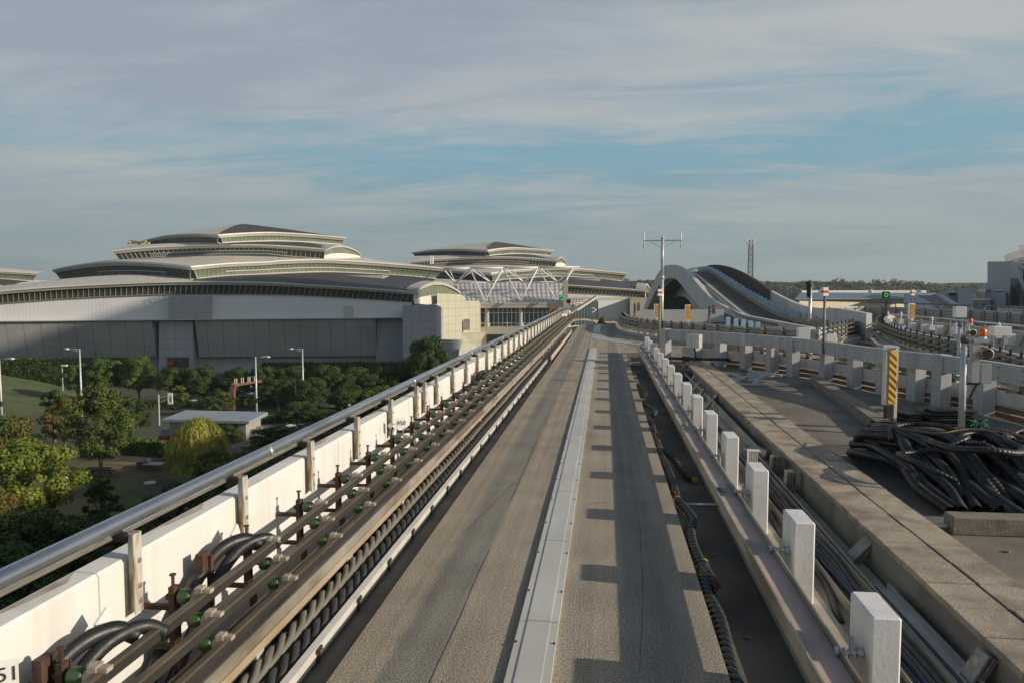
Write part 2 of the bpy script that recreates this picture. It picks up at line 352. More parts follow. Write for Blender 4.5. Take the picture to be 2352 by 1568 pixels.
# ================================================================ MAIN TRACK (ours)
XC = -.487
MP = Path([(XC, -4, 0), (XC, 10, 0), (XC, 25, 0), (XC, 40, 0), (XC, 52, -.0), (-.35, 57, -.06), (.1, 62, -.25), (.9, 68, -.6), (2.0, 76, -1.05), (3.8, 88, -1.5), (6.5, 104, -1.75)])
def sY(y): return y + 4.0                    # path length at a given Y on the straight
END = MP.len
# running surface slab
mb = MB(); mb.sweep(MP.fr(0, sY(34), 2), rect(-1.325, 1.335, -.16, 0)); mb.sweep(MP.fr(sY(34), END, 1.5), rect(-1.325, 1.5, -.16, 0))
struct('road', mb, ROAD)
# lower deck of the viaduct left and right of the slab, parapets excluded
mb = MB(); mb.sweep(MP.fr(0, END, 1.5), [(-2.42, -.9), (1.33, -.9), (1.33, -.17), (-2.42, -.17)])
struct('viaduct_deck', mb, CONCD)
mb = MB(); mb.sweep(MP.fr(0, sY(31), 2), rect(1.345, 2.26, -.5, -.27)); mb.sweep(MP.fr(0, sY(31), 2), rect(2.262, 3.1, -.5, -.12)); mb.sweep(MP.fr(0, sY(31), 2), rect(1.337, 1.49, -.268, -.12)); struct('gutter_floor', mb, CONCD)
mb = MB(); mb.sweep(MP.fr(0, sY(26), 2), rect(2.26, 3.02, -.115, -.085)); mb.sweep(MP.fr(0, sY(30.5), 2), rect(1.96, 2.34, -.26, -.03)); struct('side_walkway', mb, mat('walkway_concrete', (.42, .37, .29), .9, 0, .15, 2, .3, 60, speck=.12))
# merging area surface between our slab and the branch (one sheet, 5 mm below the slab top)
MERGE = mat('merge_surface', (.36, .305, .235), .87, 0, .14, .8, .4, 120, (.13, .125, .12), (.5, .66), .5, (1.5, .3, 1), speck=.25)
BP = Path([(10.2, 8, 0), (9.7, 13, 0), (9.0, 17.5, 0), (8.1, 21, 0), (7.0, 24.3, 0), (5.6, 27.4, 0), (4.2, 30.4, 0), (2.9, 33.4, 0), (1.7, 36.6, 0), (.6, 40.4, 0), (-.15, 44.5, 0), (XC + .02, 50, 0)])
mb = MB(); mb.sweep(BP.fr(0, BP.len, 1), rect(-1.45, 1.6, -.15, -.006)); struct('branch_road', mb, MERGE)
mb = MB(); pts = [(-1.0, 32.2), (2.0, 32.2), (3.4, 31.0), (9.4, 30.2), (9.0, 33.2), (5.4, 36.6), (3.4, 39.4), (2.1, 43), (1.35, 47), (1.05, 52), (-1.0, 52)]
mb.prism([(x, y, -.2) for x, y in pts], (0, 0, .188)); struct('merge_road', mb, MERGE)
# centre cover strip
def strip(y0, y1, wdt, nm, lab):
    e = empty(nm, (XC, y0, 0), 0, lab, 'cover plate', 'centre cover plates of the track')
    a = MB(); b = MB(); c = MB(); y = y0
    f = [(o - e.location, r, u) for o, r, u in MP.fr(sY(y0), sY(y1), 2)]
    a.sweep(f, [(-wdt * .62 + .0, .0), (wdt * .62, .0), (wdt * .62, .03), (wdt * .36, .03), (wdt * .36, .037), (-wdt * .36, .037), (-wdt * .36, .03), (-wdt * .62, .03)])
    a.build('plate', STRIP, e)
    b.sweep(f, rect(-wdt * .5, -wdt * .485, .0385, .0395)); b.sweep(f, rect(wdt * .485, wdt * .5, .0385, .0395))
    while y < y1:
        for sx in (-.57, .57): c.box((sx * wdt, y - y0 + .2, .034), (.016, .016, .012))
        y += .98
    c.build('bolt_row', BOLT, e)
strip(-3.5, 34, .245, 'cover_plate', 'long pale grey cover plate down the middle of the running surface, nearest the camera')
# far cover plate
e = empty('cover_plate', (0, 0, 0), 0, 'short pale cover plate at the crest of the track, beyond the junction plate', 'cover plate', 'centre cover plates of the track')
a = MB(); a.sweep(MP.fr(sY(45.5), sY(59), 1.5), rect(-.2, .2, .0, .035)); a.build('plate', STRIP, e)
# junction plate in the merge: pale steel leaf curving right
JP = mat('junction_plate', (.50, .49, .46), .5, .3, .1, 1, .1, 40, (.36, .35, .33), (.45, .65), 1.5)
mb = MB()
L1 = catmull([(-.72, 45.2, .01), (-.72, 42.5, .01), (-.55, 40.6, .01), (.05, 38.9, .01), (.75, 37.6, .01), (1.75, 36.0, .01)], 5)
L2 = catmull([(-.22, 45.3, .01), (-.1, 43.6, .01), (.15, 41.6, .01), (.55, 39.9, .01), (1.05, 38.5, .01), (1.85, 36.5, .01)], 5)
mb.loft(L1, L2); mb.loft([p - Vector((0, 0, .02)) for p in L1], L1); mb.loft(L2, [p - Vector((0, 0, .02)) for p in L2])
tag(mb.build('junction_plate', JP), 'pale steel plate forking to the right in the track surface where the branch joins', 'steel plate')
mb = MB()
for y0, y1 in ((34.5, 40.5),):
    for x in (-.66, -.30): mb.sweep(MP.fr(sY(y0), sY(y1), 1), rect(x - XC - .035, x - XC + .035, .001, .006))
for x, y in ((-.75, 41.0), (-.2, 41.4), (-.72, 40.4), (-.25, 40.3)): mb.box((x, y, .006), (.2, .35, .006))
tag(mb.build('marking_strips', mat('pale_mortar', (.45, .36, .25), .8, 0, .2, 4)), 'two thin pale strips patching the gap between the two cover plates', 'floor strip')
# cracks and the fine construction joint in the left running band
mb = MB()
x = -1.13
for i in range(26):
    y = 3.6 + i * .8; x2 = -1.13 + random.uniform(-.012, .012)
    if i % 7 < 5: mb.prism([(x, y, .0005), (x + .006, y, .0005), (x2 + .006, y + .8, .0005), (x2, y + .8, .0005)], (0, 0, .001))
    x = x2
mb2 = MB(); random.seed(77)
for (x, y, dx, dy, n_) in ((.25, 5.2, .02, .5, 7), (-1.5, 8.0, .05, .35, 9), (.6, 12, -.03, .6, 6), (-.95, 17, .02, .7, 10), (-1.3, 12.6, .16, .02, 7), (-.2, 9.4, .13, .01, 6), (-.9, 24, .02, .9, 8)):
    for i in range(n_):
        x2, y2 = x + dx + random.uniform(-.02, .02), y + dy + random.uniform(-.02, .02); w_ = random.uniform(.002, .006); mb2.prism([(x, y, .0005), (x + w_, y + w_, .0005), (x2 + w_, y2 + w_, .0005), (x2, y2, .0005)], (0, 0, .001)); x, y = x2, y2
tag(mb2.build('surface_crack', INK), 'several short wandering cracks scattered over the running surface', 'crack', None, 'stuff')
tag(mb.build('surface_crack', INK), 'hairline crack running along the left half of the running surface', 'crack')
# ================================================================ RIGHT GUIDE RAIL + POSTS
e = empty('guide_rail', (1.223, 0, .279), 0, 'steel guide rail bolted to the row of white posts right of the track', 'guide rail')
mb = MB(); mb.sweep([(Vector((0, y, 0)), Vector((1, 0, 0)), ZA) for y in [1.2 + 2 * i for i in range(16)]], hbeam(.23, .125)); mb.build('beam', GSTEEL, e)
mb = MB(); mb.box((.115, 16.2, .0725), (.196, 29.6, .004)); mb.build('web_primer', WEB, e)
mb = MB()
for y in (3.0, 8.8, 12.9, 20.7, 26.5): mb.cyl((.10, y, .08), (.10, y, .13), .035, 10); mb.cyl((.10, y, .13), (.10, y, .16), .018, 8); mb.box((.04, y + .02, .10), (.07, .04, .03), .5)
mb.build('joint_bolt', GALV, e)
mb = MB(); mb.box((.05, 31.3, -.08), (.012, .22, .5)); mb.build('end_bracket', GALV, e)
H = .659 + .12
def post():
    e = empty('guide_post', (0, 0, 0), 0, 'x', 'post', 'white posts carrying the guide rail right of the track')
    mb = MB(); mb.bbox((0, .207, H / 2 - .075), (.172, .414, H + .15), .012); mb.build('post_body', WPOST, e)
    b = MB()
    for dy in (.13,):
        b.cyl((-.235, dy, .50), (-.09, dy, .50), .016, 8); b.cyl((-.255, dy, .50), (-.235, dy, .50), .03, 6); b.cyl((-.125, dy, .50), (-.09, dy, .50), .034, 8); b.cyl((-.165, dy, .50), (-.15, dy, .50), .03, 6); b.cyl((-.205, dy, .50), (-.19, dy, .50), .028, 6)
        b.prism([(-.185, dy - .012, .33), (-.165, dy - .012, .60), (-.15, dy - .012, .60), (-.13, dy - .012, .33)], (0, .024, 0))
    b.build('bracket', GALV, e); return e
p0 = post()
N_P = 15
for k in range(N_P):
    y = 4.74 + 1.90 * k
    lab = 'nearest white post of the row right of the track, at the lower right edge' if k == 0 else 'farthest white post of the row right of the track' if k == N_P - 1 else '%s white post counted from the nearest in the row right of the track' % nth(k + 1)
    if k == 0: p0.location = (1.671, y, -.12); p0['label'] = lab; p0.scale = (1, 1, 1)
    else: copy_tree(p0, (1.671 + random.uniform(-.006, .006), y, -.12), random.uniform(-.01, .01), lab)
# ================================================================ LEFT SIDE
# parapet wall, white, with vertical joints
def seclen(): return sY(58)
mb = MB(); mb.sweep(MP.fr(0, seclen(), 1.3), [(-2.44, -1.4), (-2.263, -.12), (-2.263, 1.02), (-2.279, 1.04), (-2.41, 1.045), (-2.425, 1.03), (-2.425, -1.4)])
WPAR = seam(mat('parapet_paint', (.76, .755, .72), .55, 0, .04, 1.4, .08, 30, (.55, .47, .36), (.66, .84), 1.2, (1, .35, 1), streak=.22), (0, 1, 0), 3.9, .014, .6)
e = empty('parapet_wall', (0, 0, 0), 0, 'white painted concrete parapet along the left edge of the viaduct', 'parapet')
mb.build('wall', WPAR, e)
mb = MB()
for y in (3.2, 4.6, 7.1, 9.2, 12): mb.add([Vector((XC - 2.41 + .01, y, 1.0465)), Vector((XC - 2.35, y + .3, 1.0465)), Vector((XC - 2.33, y + .55, 1.0465)), Vector((XC - 2.40, y + .7, 1.0465))], [(0, 1, 2, 3)])
mb.build('stain', mat('wall_stain', (.50, .44, .36), .8, 0, .3, 8), e)
# the bend part of the parapet further on
mb = MB(); mb.sweep(MP.fr(sY(58), END, 1.3), [(-2.44, -1.4), (-2.263, -.32), (-2.263, -.1), (-2.425, -.1), (-2.425, -1.4)])
mb.build('wall', GREYP, e)
# handrail pipe
e = empty('handrail', (0, 0, 0), 0, 'long silver pipe handrail outside the white parapet on the left', 'handrail')
mb = MB(); fr = [o for o, r, u in MP.fr(0, sY(59), .8, -2.325, 1.232)]
mb.tube(fr, .052, 14); mb.build('pipe', PIPE, e, True)
mb = MB()
for k in range(12):
    o, r, f = MP.at(sY(1.2 + k * 5.0), -2.325, 1.232); mb.tube([o, o + f * .05], .0545, 14)
mb.build('sleeve', GALV, e, True)
mb = MB(); mb.tube([o - Vector((.02, 0, .075)) for o in fr], .014, 6); mb.build('cable_below', CABLEG, e, True)
def rpost():
    e = empty('rail_post', (0, 0, 0), 0, 'x', 'post', 'rusty white steel posts holding the left handrail')
    mb = MB(); mb.box((0, 0, 0), (.055, .006, .47)); mb.box((.028, .0, 0), (.006, .082, .47)); mb.box((-.0, .04, .0), (.055, .006, .47)); mb.build('post_body', POSTST, e)
    mb = MB(); mb.box((-.085, .0, .222), (.13, .06, .012)); mb.box((-.07, .0, .198), (.09, .04, .035)); mb.build('arm', BOLT, e)
    mb = MB()
    for z in (-.08, -.17, .07): mb.cyl((.031, .01, z), (.043, .01, z), .009, 6); mb.box((.032, .01, z), (.004, .03, .03))
    mb.build('bolt', GALV, e); return e
rp = rpost(); n = 39
for k in range(n):
    y = 4.167 + 1.375 * k; o, r, f = MP.at(sY(y), -2.225, .955)
    lab = 'nearest steel handrail post, at the lower left' if k == 0 else 'farthest steel handrail post, at the crest' if k == n - 1 else '%s rust-stained steel handrail post counted from the camera' % nth(k + 1)
    if k == 0: rp.location = o; rp['label'] = lab
    else: copy_tree(rp, o, math.atan2(-f.x, f.y), lab)
# pairs: extra close posts seen at expansion joints
for y, lab in ((11.55, 'extra steel handrail post doubled beside an expansion joint of the parapet'),): copy_tree(rp, MP.at(sY(y), -2.225, .955)[0], 0, lab)
# conductor rails (three, stacked)
CRX = (-1.86, -1.80, -1.735); CRZ = (.77, .63, .49)
words = ('top', 'middle', 'lowest')
for i in range(3):
    e = empty('conductor_rail', (0, 0, 0), 0, '%s of the three brown conductor rails along the left side of the track' % words[i], 'conductor rail', 'conductor rails along the left side')
    x, z = CRX[i], CRZ[i]; fr = MP.fr(sY(1.0), sY(92), .9)
    a = MB(); a.sweep(fr, [(x - .018, z - .03), (x - .004, z - .03), (x - .004, z + .012), (x + .018, z + .012), (x + .018, z + .036), (x - .018, z + .036)]); a.build('rail', CRAIL, e)
    b = MB(); b.sweep(fr, rect(x - .003, x + .020, z - .030, z + .018)); b.build('contact_face', CRAILD, e)
# brackets with green insulators
def bracket(full=True):
    e = None if not full else empty('insulator_bracket', (0, 0, 0), 0, 'x', 'bracket', 'rusty brackets with green insulators carrying the left conductor rails')
    A = MB(); A.box((-2.06, 0, .60), (.035, .05, .46)); A.box((-2.06, .03, .60), (.05, .008, .46)); A.box((-2.155, 0, .70), (.19, .03, .03)); A.box((-2.155, 0, .46), (.19, .03, .03)); A.cyl((-2.06, 0, .83), (-2.06, 0, .895), .010, 6); A.cyl((-2.06, 0, .895), (-2.06, 0, .905), .02, 6); A.cyl((-2.10, 0, .765), (-2.06, 0, .765), .02, 6); A.box((-2.02, 0, .38), (.03, .06, .12))
    I = []
    for i in range(3):
        x0 = CRX[i] - .115; z = CRZ[i]; g = MB(); g.lathe((x0 - .035, 0, z), [(.030, -.012), (.042, -.006), (.046, .004), (.046, .052), (.042, .064), (.03, .07)], 14, 'X'); c = MB()
        c.lathe((x0 + .035, 0, z), [(.032, 0), (.036, .01), (.030, .04)], 10, 'X'); c.box((x0 + .087, 0, z + .016), (.045, .065, .095)); c.box((x0 + .13, 0, z + .044), (.06, .05, .022)); a_ = MB(); a_.cyl((-2.06, 0, z), (x0 - .03, 0, z), .014, 6)
        I.append((g, c, a_))
    if full:
        for g, c, a_ in I: A.add(a_.v, a_.f)
        A.build('bracket_arm', RUST, e)
        for g, c, a_ in I: io = g.build('insulator', INSUL, e, True); c.build('clamp', CLAMP, io)
        return e
    for g, c, a_ in I: A.add(a_.v, a_.f)
    for j, m_ in ((0, 1), (1, 2)):
        A.k = m_
        for t in I: A.add(t[j].v, t[j].f)
    return A.mesh('insulator_bracket', [RUST, INSUL, CLAMP])
b0 = bracket(); bm = bracket(False); n = 56
for k in range(n):
    y = 3.33 + .968 * k; o, r, f = MP.at(sY(y), 0, 0); rz = math.atan2(-f.x, f.y)
    lab = 'nearest rusty bracket with green insulators, at the lower left corner' if k == 0 else 'farthest bracket with green insulators, at the crest of the track' if k == n - 1 else '%s bracket with green insulators counted from the camera along the left rails' % nth(k + 1)
    if k == 0: b0.location = o; b0['label'] = lab
    elif k < 30: copy_tree(b0, o, rz, lab)
    else: q = bpy.data.objects.new('insulator_bracket', bm); C.objects.link(q); q.location = o; q.rotation_euler = (0, 0, rz); tag(q, lab, 'bracket', b0['group'])
# left guide rail under the conductor rails
e = empty('guide_rail', (0, 0, 0), 0, 'weathered steel guide rail below the conductor rails on the left', 'guide rail')
mb = MB(); mb.sweep(MP.fr(sY(.5), sY(90), .9), hbeam(.20, .125, .014, -1.876, .325)); mb.build('beam', GSTEEL, e)
mb = MB(); mb.sweep(MP.fr(sY(.5), sY(90), .9), rect(-1.855, -1.705, .3935, .3965)); mb.build('web_primer', WEB, e)
mb = MB(); mb.sweep(MP.fr(sY(.5), sY(90), .9), rect(-1.672, -1.666, .305, .362)); mb.build('lower_edge', YEDGE, e)
# supports for the rail
s0 = None; n = 24
for k in range(n):
    y = 3.1 + 1.95 * k
    if s0 is None:
        s0 = empty('rail_support', MP.at(sY(y))[0], 0, 'nearest steel support under the left guide rail', 'support', 'steel supports under the left guide rail')
        mb = MB(); mb.box((-1.90, 0, .10), (.05, .12, .5)); mb.build('stand', GREYP, s0); mb = MB(); mb.box((-1.79, 0, .28), (.18, .08, .03)); mb.build('foot', RUST, s0)
    else: copy_tree(s0, MP.at(sY(y))[0], 0, '%s steel support counted from the camera under the left guide rail' % nth(k + 1))
# cable tray with twisted cables
e = empty('cable_tray', (0, 0, 0), 0, 'long cable tray with a pale lip running under the left guide rail', 'cable tray')
fr = MP.fr(sY(.8), sY(28.6), 1.3)
mb = MB(); mb.sweep(fr, rect(-2.02, -1.62, -.13, -.115)); mb.sweep(fr, rect(-2.035, -2.02, -.13, .22)); mb.build('tray', GREYP, e)
mb = MB(); mb.sweep(fr, [(-1.62, -.14), (-1.605, -.14), (-1.59, -.02), (-1.575, -.005), (-1.63, .0), (-1.62, -.03)]); mb.build('lip', WHITE, e)
mb = MB(); mb.box((-1.585, 0, -.05), (.02, .10, .03)); mb.box((-1.60, 0, -.10), (.04, .03, .10)); cm_ = mb.mesh('clip', BOLT)
for k in range(29): q = bpy.data.objects.new('clip', cm_); C.objects.link(q); q.parent = e; q.location = (XC, 1.6 + .95 * k, 0)
def twist(pts, rad, rope, strands, pitch, n=6, per=9):
    """strands twisted round a centre line"""
    pa = Path(pts, 6); mb = MB(); L_ = pa.len; m_ = max(4, int(L_ / pitch * per))
    for s_ in range(strands):
        P = []
        for i in range(m_ + 1):
            d = L_ * i / m_; o, r, f = pa.at(d); a = 2 * math.pi * (d / pitch + s_ / strands); P.append(o + r * math.cos(a) * rad + ZA * math.sin(a) * rad)
        mb.tube(P, rope, n)
    return mb
def tb(x, z, y0, y1, wob): return [(XC + x + random.uniform(-wob, wob), y0 + (y1 - y0) * i / 12, z + random.uniform(-.01, .01)) for i in range(13)]
for j, (x, z, lab) in enumerate(((-1.93, .05, 'back'), (-1.83, .02, 'middle'), (-1.72, -.03, 'front'))):
    mb = twist(tb(x, z, 1.0, 28.3, .012), .034, .026, 3, .62, 6, 10)
    tag(mb.build('twisted_cable', (CABLE, CABLEG, CABLE)[j], None, True), '%s bundle of twisted cables lying in the left cable tray' % lab, 'cable', 'twisted cables in the left tray')
mb = MB()
for j in range(4):
    P = [(XC - 2.0 + .012 * math.sin(i * .9 + j), 1 + i * .7, .10 + .03 * j + .012 * math.sin(i * 1.7 + j * 2)) for i in range(40)]; mb.tube(P, .008, 5)
tag(mb.build('thin_cables', BLACK, None, True), 'four thin black wires fixed along the back of the left cable tray', 'cable', None)
# dark recess and pinkish cover wall beyond the tray
e = empty('cover_wall', (0, 0, 0), 0, 'low pinkish cover wall left of the track beyond the end of the cable tray', 'low wall')
mb = MB(); mb.sweep(MP.fr(sY(28.8), sY(47), 1), rect(-1.50, -1.46, -.16, .12)); mb.build('panel', mat('pinkish_panel', (.50, .40, .33), .8, 0, .12, 2, .1, 40), e)
mb = MB()
for k in range(24): mb.cyl((XC - 1.45, 29 + .75 * k, -.08), (XC - 1.38, 29.2 + .75 * k, -.15), .02, 6)
mb.build('strap', BOLT, e)
mb = MB(); mb.box((XC - 1.42, 45.2, .0), (.05, .35, .22)); tag(mb.build('marker', emit('green_marker', (.02, .55, .12), .25)), 'small bright green marker block at the left edge of the track', 'marker')
# black looping feeder cables at the lower left
def loopcable(y0, lab, near):
    e = empty('feeder_cable', (0, y0, 0), 0, lab, 'cable', 'black feeder cables looping up to the conductor rails')
    P = catmull([(-2.66, -1.15, .05), (-2.67, -.85, .30), (-2.66, -.45, .62), (-2.62, -.15, .80), (-2.52, .05, .84), (-2.42, .12, .78)], 6)
    mb = MB(); mb.tube(P, .045, 12); mb.build('sheath', BLACK, e, True)
    P2 = [(p.x + .10, p.y + .1, p.z - .02) for p in P]; mb = MB(); mb.tube(P2, .04, 12); mb.build('sheath', BLACK, e, True)
    mb = MB(); mb.box((-2.63, -.30, .80), (.05, .10, .12)); mb.box((-2.60, -.26, .65), (.03, .04, .36)); mb.build('strap', RUST, e)
    mb = MB(); mb.cyl((-2.66, -.66, .42), (-2.66, -.62, .46), .048, 12); mb.build('tape', RED, e)
    mb = MB(); mb.box((-2.60, .10, .86), (.015, .11, .09), 0, Matrix.Rotation(.5, 3, 'X')); mb.build('tag_plate', SIGNW, e)
loopcable(3.62, 'nearest thick black cable looping up to the rails, with a rusty strap, lower left corner', True)
loopcable(5.1, 'second black cable looping up to the rails, beside the third bracket from the camera', True)
loopcable(16.3, 'third black cable looping up to the rails, just before the 940 plate', False)
# number plates
def plate(txt, x, y, z, wd, ht, sz, lab, rz=0, m_=SIGNW):
    e = empty('number_plate', (x, y, z), rz, lab, 'sign', 'number plates along the left parapet')
    mb = MB(); mb.box((0, 0, 0), (wd, .004, ht)); mb.build('plate', m_, e); mb = MB(); mb.cyl((wd * .3, .01, -ht / 2 - .12), (wd * .3, .01, 0), .006, 6); mb.build('stem', GALV, e)
    if txt: lettering(txt, sz, face_mat((0, -.004, -.003), (1, 0, 0), (0, 0, 1)), INK, e)
def plate_uv(u, v, y, *a, **k): p = PY(u, v, y); plate(a[0], p.x, p.y, p.z, *a[1:], rz=.55, **k)
plate_uv(919.5, 970.5, 9.5, '-950', .135, .128, .078, 'white number plate reading -950 in front of the parapet')
plate_uv(1110, 849, 19.5, '40', .10, .20, .13, 'white number plate ending in 40, farther along the parapet')
plate_uv(1190, 801, 27.5, '30', .10, .20, .13, 'white number plate ending in 30, beyond the one ending in 40')
plate_uv(1238, 773, 36, '20', .12, .22, .14, 'white number plate ending in 20, well along the parapet')
plate_uv(1262, 757, 43, '10', .12, .22, .14, 'white number plate ending in 10, near the crest')
plate_uv(18, 1546, 3.2, '51', .085, .13, .095, 'white number plate reading 51 at the bottom left corner')
plate_uv(1295, 737, 50, '', .5, .9, .1, 'large blank white plate at the crest of the left parapet')
plate_uv(1282, 745, 49, '22', .26, .5, .2, 'yellow-white number plate beside the large blank plate', m_=mat('cream_plate', (.7, .58, .30), .6))
for i, (u, v, y) in enumerate(((899, 980, 9.3), (1057, 857, 15.8), (1128, 826, 22), (1190, 790, 28), (1232, 772, 35))):
    p = PY(u, v, y); e = empty('cable_tag', p, 0, ['white tilted cable tag below the -950 plate', 'white tilted cable tag before the 940 plate', 'white tilted cable tag between the plates ending in 40 and 30', 'white tilted cable tag beside the plate ending in 30', 'farthest white tilted cable tag, toward the crest of the track'][i], 'tag', 'white cable tags on the left parapet')
    mb = MB(); mb.box((0, 0, 0), (.10, .006, .045), 0, Matrix.Rotation(.75, 3, 'Y')); mb.build('plate', SIGNW, e); mb = MB(); mb.box((.015, -.004, -.012), (.03, .003, .02), 0, Matrix.Rotation(.75, 3, 'Y')); mb.build('print', INK, e)
# signal and warning plate at the crest
e = empty('signal', PY(1290, 703, 55), 0, 'green lit signal disc on a small gantry at the crest of the left side', 'signal')
mb = MB(); mb.box((0, .06, .55), (.4, .1, .4)); mb.box((0, .06, .0), (.08, .08, .8)); mb.box((-.1, .06, -.1), (.9, .06, .06)); mb.box((-.3, .06, -.45), (1.3, .06, .06)); mb.box((-.7, .06, -.3), (.06, .06, .9)); mb.box((.45, .06, -.3), (.06, .06, 1.2)); mb.build('gantry', GREYP, e)
ring = MB(); ring.lathe((0, -.0, .55), [(.15, 0), (.15, -.02)], 24, 'Y'); ring.build('lamp', emit('signal_green', (.02, .65, .12), .35), e); mb = MB(); mb.lathe((0, -.025, .55), [(.06, 0), (.06, -.01)], 16, 'Y'); mb.build('lamp_centre', INK, e)
mb = MB(); mb.lathe((.5, 0, .32), [(.1, 0), (.17, -.2)], 12, 'Y'); mb.build('horn', RUST, e)
p = PY(1269, 714.5, 54); e = empty('warning_sign', p, 0, 'orange square sign with a black diagonal bar at the crest of the left parapet', 'sign')
mb = MB(); mb.box((0, 0, 0), (.42, .02, .42)); mb.build('plate', ORNG, e); mb = MB(); mb.box((0, -.014, 0), (.42, .006, .08), 0, Matrix.Rotation(-.75, 3, 'Y')); mb.build('diagonal_bar', INK, e); mb = MB(); mb.box((0, .03, -.2), (.03, .03, 1.0)); mb.build('post_body', GALV, e)
# ================================================================ GUTTER CABLES right of the slab
def ropelist():
    L = [([(.98, 3.2), (.93, 3.7), (.96, 4.2), (1.02, 4.45)], 'nearest twisted cable stub beside the right edge of the slab, its end taped yellow'),
         ([(.93, 4.6), (.90, 5.4), (.94, 6.3), (.90, 6.9), (.97, 7.6)], 'long twisted cable hugging the right slab edge with a cut copper end'),
         ([(1.0, 7.0), (.93, 7.9), (.95, 8.6), (1.03, 9.1), (.93, 9.9)], 'twisted cable with a bare copper end in the right gutter, behind the longest one'),
         ([(.93, 10.2), (.95, 11.3), (.91, 12.3), (.94, 13.0)], 'twisted cable lying along the right slab edge before the crossing pipe'),
         ([(.90, 13.0), (1.05, 12.6), (1.2, 12.0), (1.33, 11.6)], 'twisted cable branching towards the guide rail from the slab edge'),
         ([(.92, 13.4), (.88, 14.4), (.94, 15.3), (.9, 16.2)], 'twisted cable continuing past the branching one along the slab edge'),
         ([(.95, 16.4), (1.1, 17.1), (.98, 17.9), (.93, 18.6)], 'kinked twisted cable further along the right slab edge'),
         ([(1.0, 19.6), (1.05, 20.6), (.92, 21.8)], 'farthest twisted cable piece in the right gutter')]
    for P, lab in L:
        pts = [(x, y, -.058 if x < 1.13 else -.2) for x, y in P]; e = empty('twisted_cable', (0, 0, 0), 0, lab, 'cable', 'twisted cables in the gutter right of the slab')
        twist(pts, .030, .025, 3, .30, 7, 12).build('strand', CABLE, e, True); q = Vector(pts[0]) if P[0][1] < 16 else Vector(pts[0]); d = (Vector(pts[0]) - Vector(pts[1])).normalized()
        mb = MB()
        for a in range(3): o = q + Vector((.02 * math.cos(a * 2.1), 0, .02 * math.sin(a * 2.1))); mb.cyl(o, o + d * .03, .013, 8)
        mb.build('copper_end', mat('copper', (.55, .22, .12), .35, .8), e); mb = MB(); mb.tube([Vector(pts[-1]) - Vector((0, .02, 0)), Vector(pts[-1]) + Vector((0, .02, 0))], .048, 10); mb.build('tape', mat('yellow_tape', (.45, .40, .05), .6), e)
ropelist()
mb = MB(); mb.cyl((.86, 9.95, -.12), (1.60, 9.95, -.12), .02, 8); mb.box((.93, 9.95, -.12), (.02, .05, .09)); tag(mb.build('drain_pipe', GALV, None, True), 'thin grey pipe crossing the right gutter', 'pipe')
mb = MB(); mb.hexa([(.86, 25.2, .0), (1.17, 25.2, .0), (1.17, 25.5, .0), (.86, 25.5, .0), (.84, 25.2, .17), (1.17, 25.2, .14), (1.17, 25.5, .14), (.84, 25.5, .17)]); mb.box((1.0, 25.1, -.06), (.3, .3, .02)); tag(mb.build('black_box', mat('dark_steel_box', (.035, .035, .033), .5)), 'dark steel box at the right slab edge near the junction', 'box')
# ================================================================ RIGHT DECK AND ITS CLUTTER
DZ = .05
mb = MB(); mb.prism([(3.3, -4, -.9), (70, -4, -.9), (70, 64, -.9), (3.0, 64, -.9), (3.0, 52, -.9), (2.0, 52, -.9), (2.0, 27, -.9), (3.3, 26, -.9)], (0, 0, .88 - .035))
struct('yard_deck', mb, DECKM)
mb = MB(); mb.prism([(3.32, -4, -.05), (5.2, -4, -.05), (5.3, 13, -.05), (6.2, 16, -.05), (5.2, 20, -.05), (4.0, 25.6, -.05), (3.32, 25.6, -.05)], (0, 0, .10)); struct('side_deck', mb, DECKM)
mb = MB(); mb.prism([(5.22, -4, -.052), (9.4, -4, -.052), (8.4, 13.9, -.052), (7.75, 16.6, -.052), (6.9, 19, -.052), (6.0, 22.3, -.052), (4.9, 24.8, -.052), (3.6, 26.7, -.052), (2.3, 28.4, -.052), (1.9, 27, -.052), (4.05, 25.7, -.052), (5.22, 20, -.052), (6.22, 16, -.052), (5.32, 13, -.052)], (0, 0, .095)); struct('side_deck', mb, DECKM)
# duct with two rows of concrete cover slabs
e = empty('cable_duct', (2.93, 10, 0), 0, 'concrete cable duct with two rows of cover slabs right of the white posts', 'duct')
mb = MB(); o = e.location
def gx(x): return x - 2.93
mb.sweep([(Vector((0, y - 10, 0)), Vector((1, 0, 0)), ZA) for y in range(-4, 26, 2)] + [(Vector((0, 15.4, 0)), Vector((1, 0, 0)), ZA)], rect(gx(2.60), gx(3.30), -.12, .19)); mb.build('wall', CONC, e)
for j, (a, b) in enumerate(((2.57, 2.955), (2.975, 3.30))):
    mb = MB(); y = -4
    while y < 25.4:
        d = random.uniform(-.008, .008); mb.bbox((gx((a + b) / 2) + d, y + .25 - 10, .222 + random.uniform(-.004, .004)), (b - a, .492, .055), .006); y += .5
    mb.build('cover_row', TROUGH, e)
mb = MB(); mb.tube([(gx(2.965) + .006 * math.sin(y * 1.3), y - 10, .235 + .004 * math.sin(y * 2)) for y in [-4 + .6 * i for i in range(49)]], .011, 5); mb.build('wire', BLACK, e)
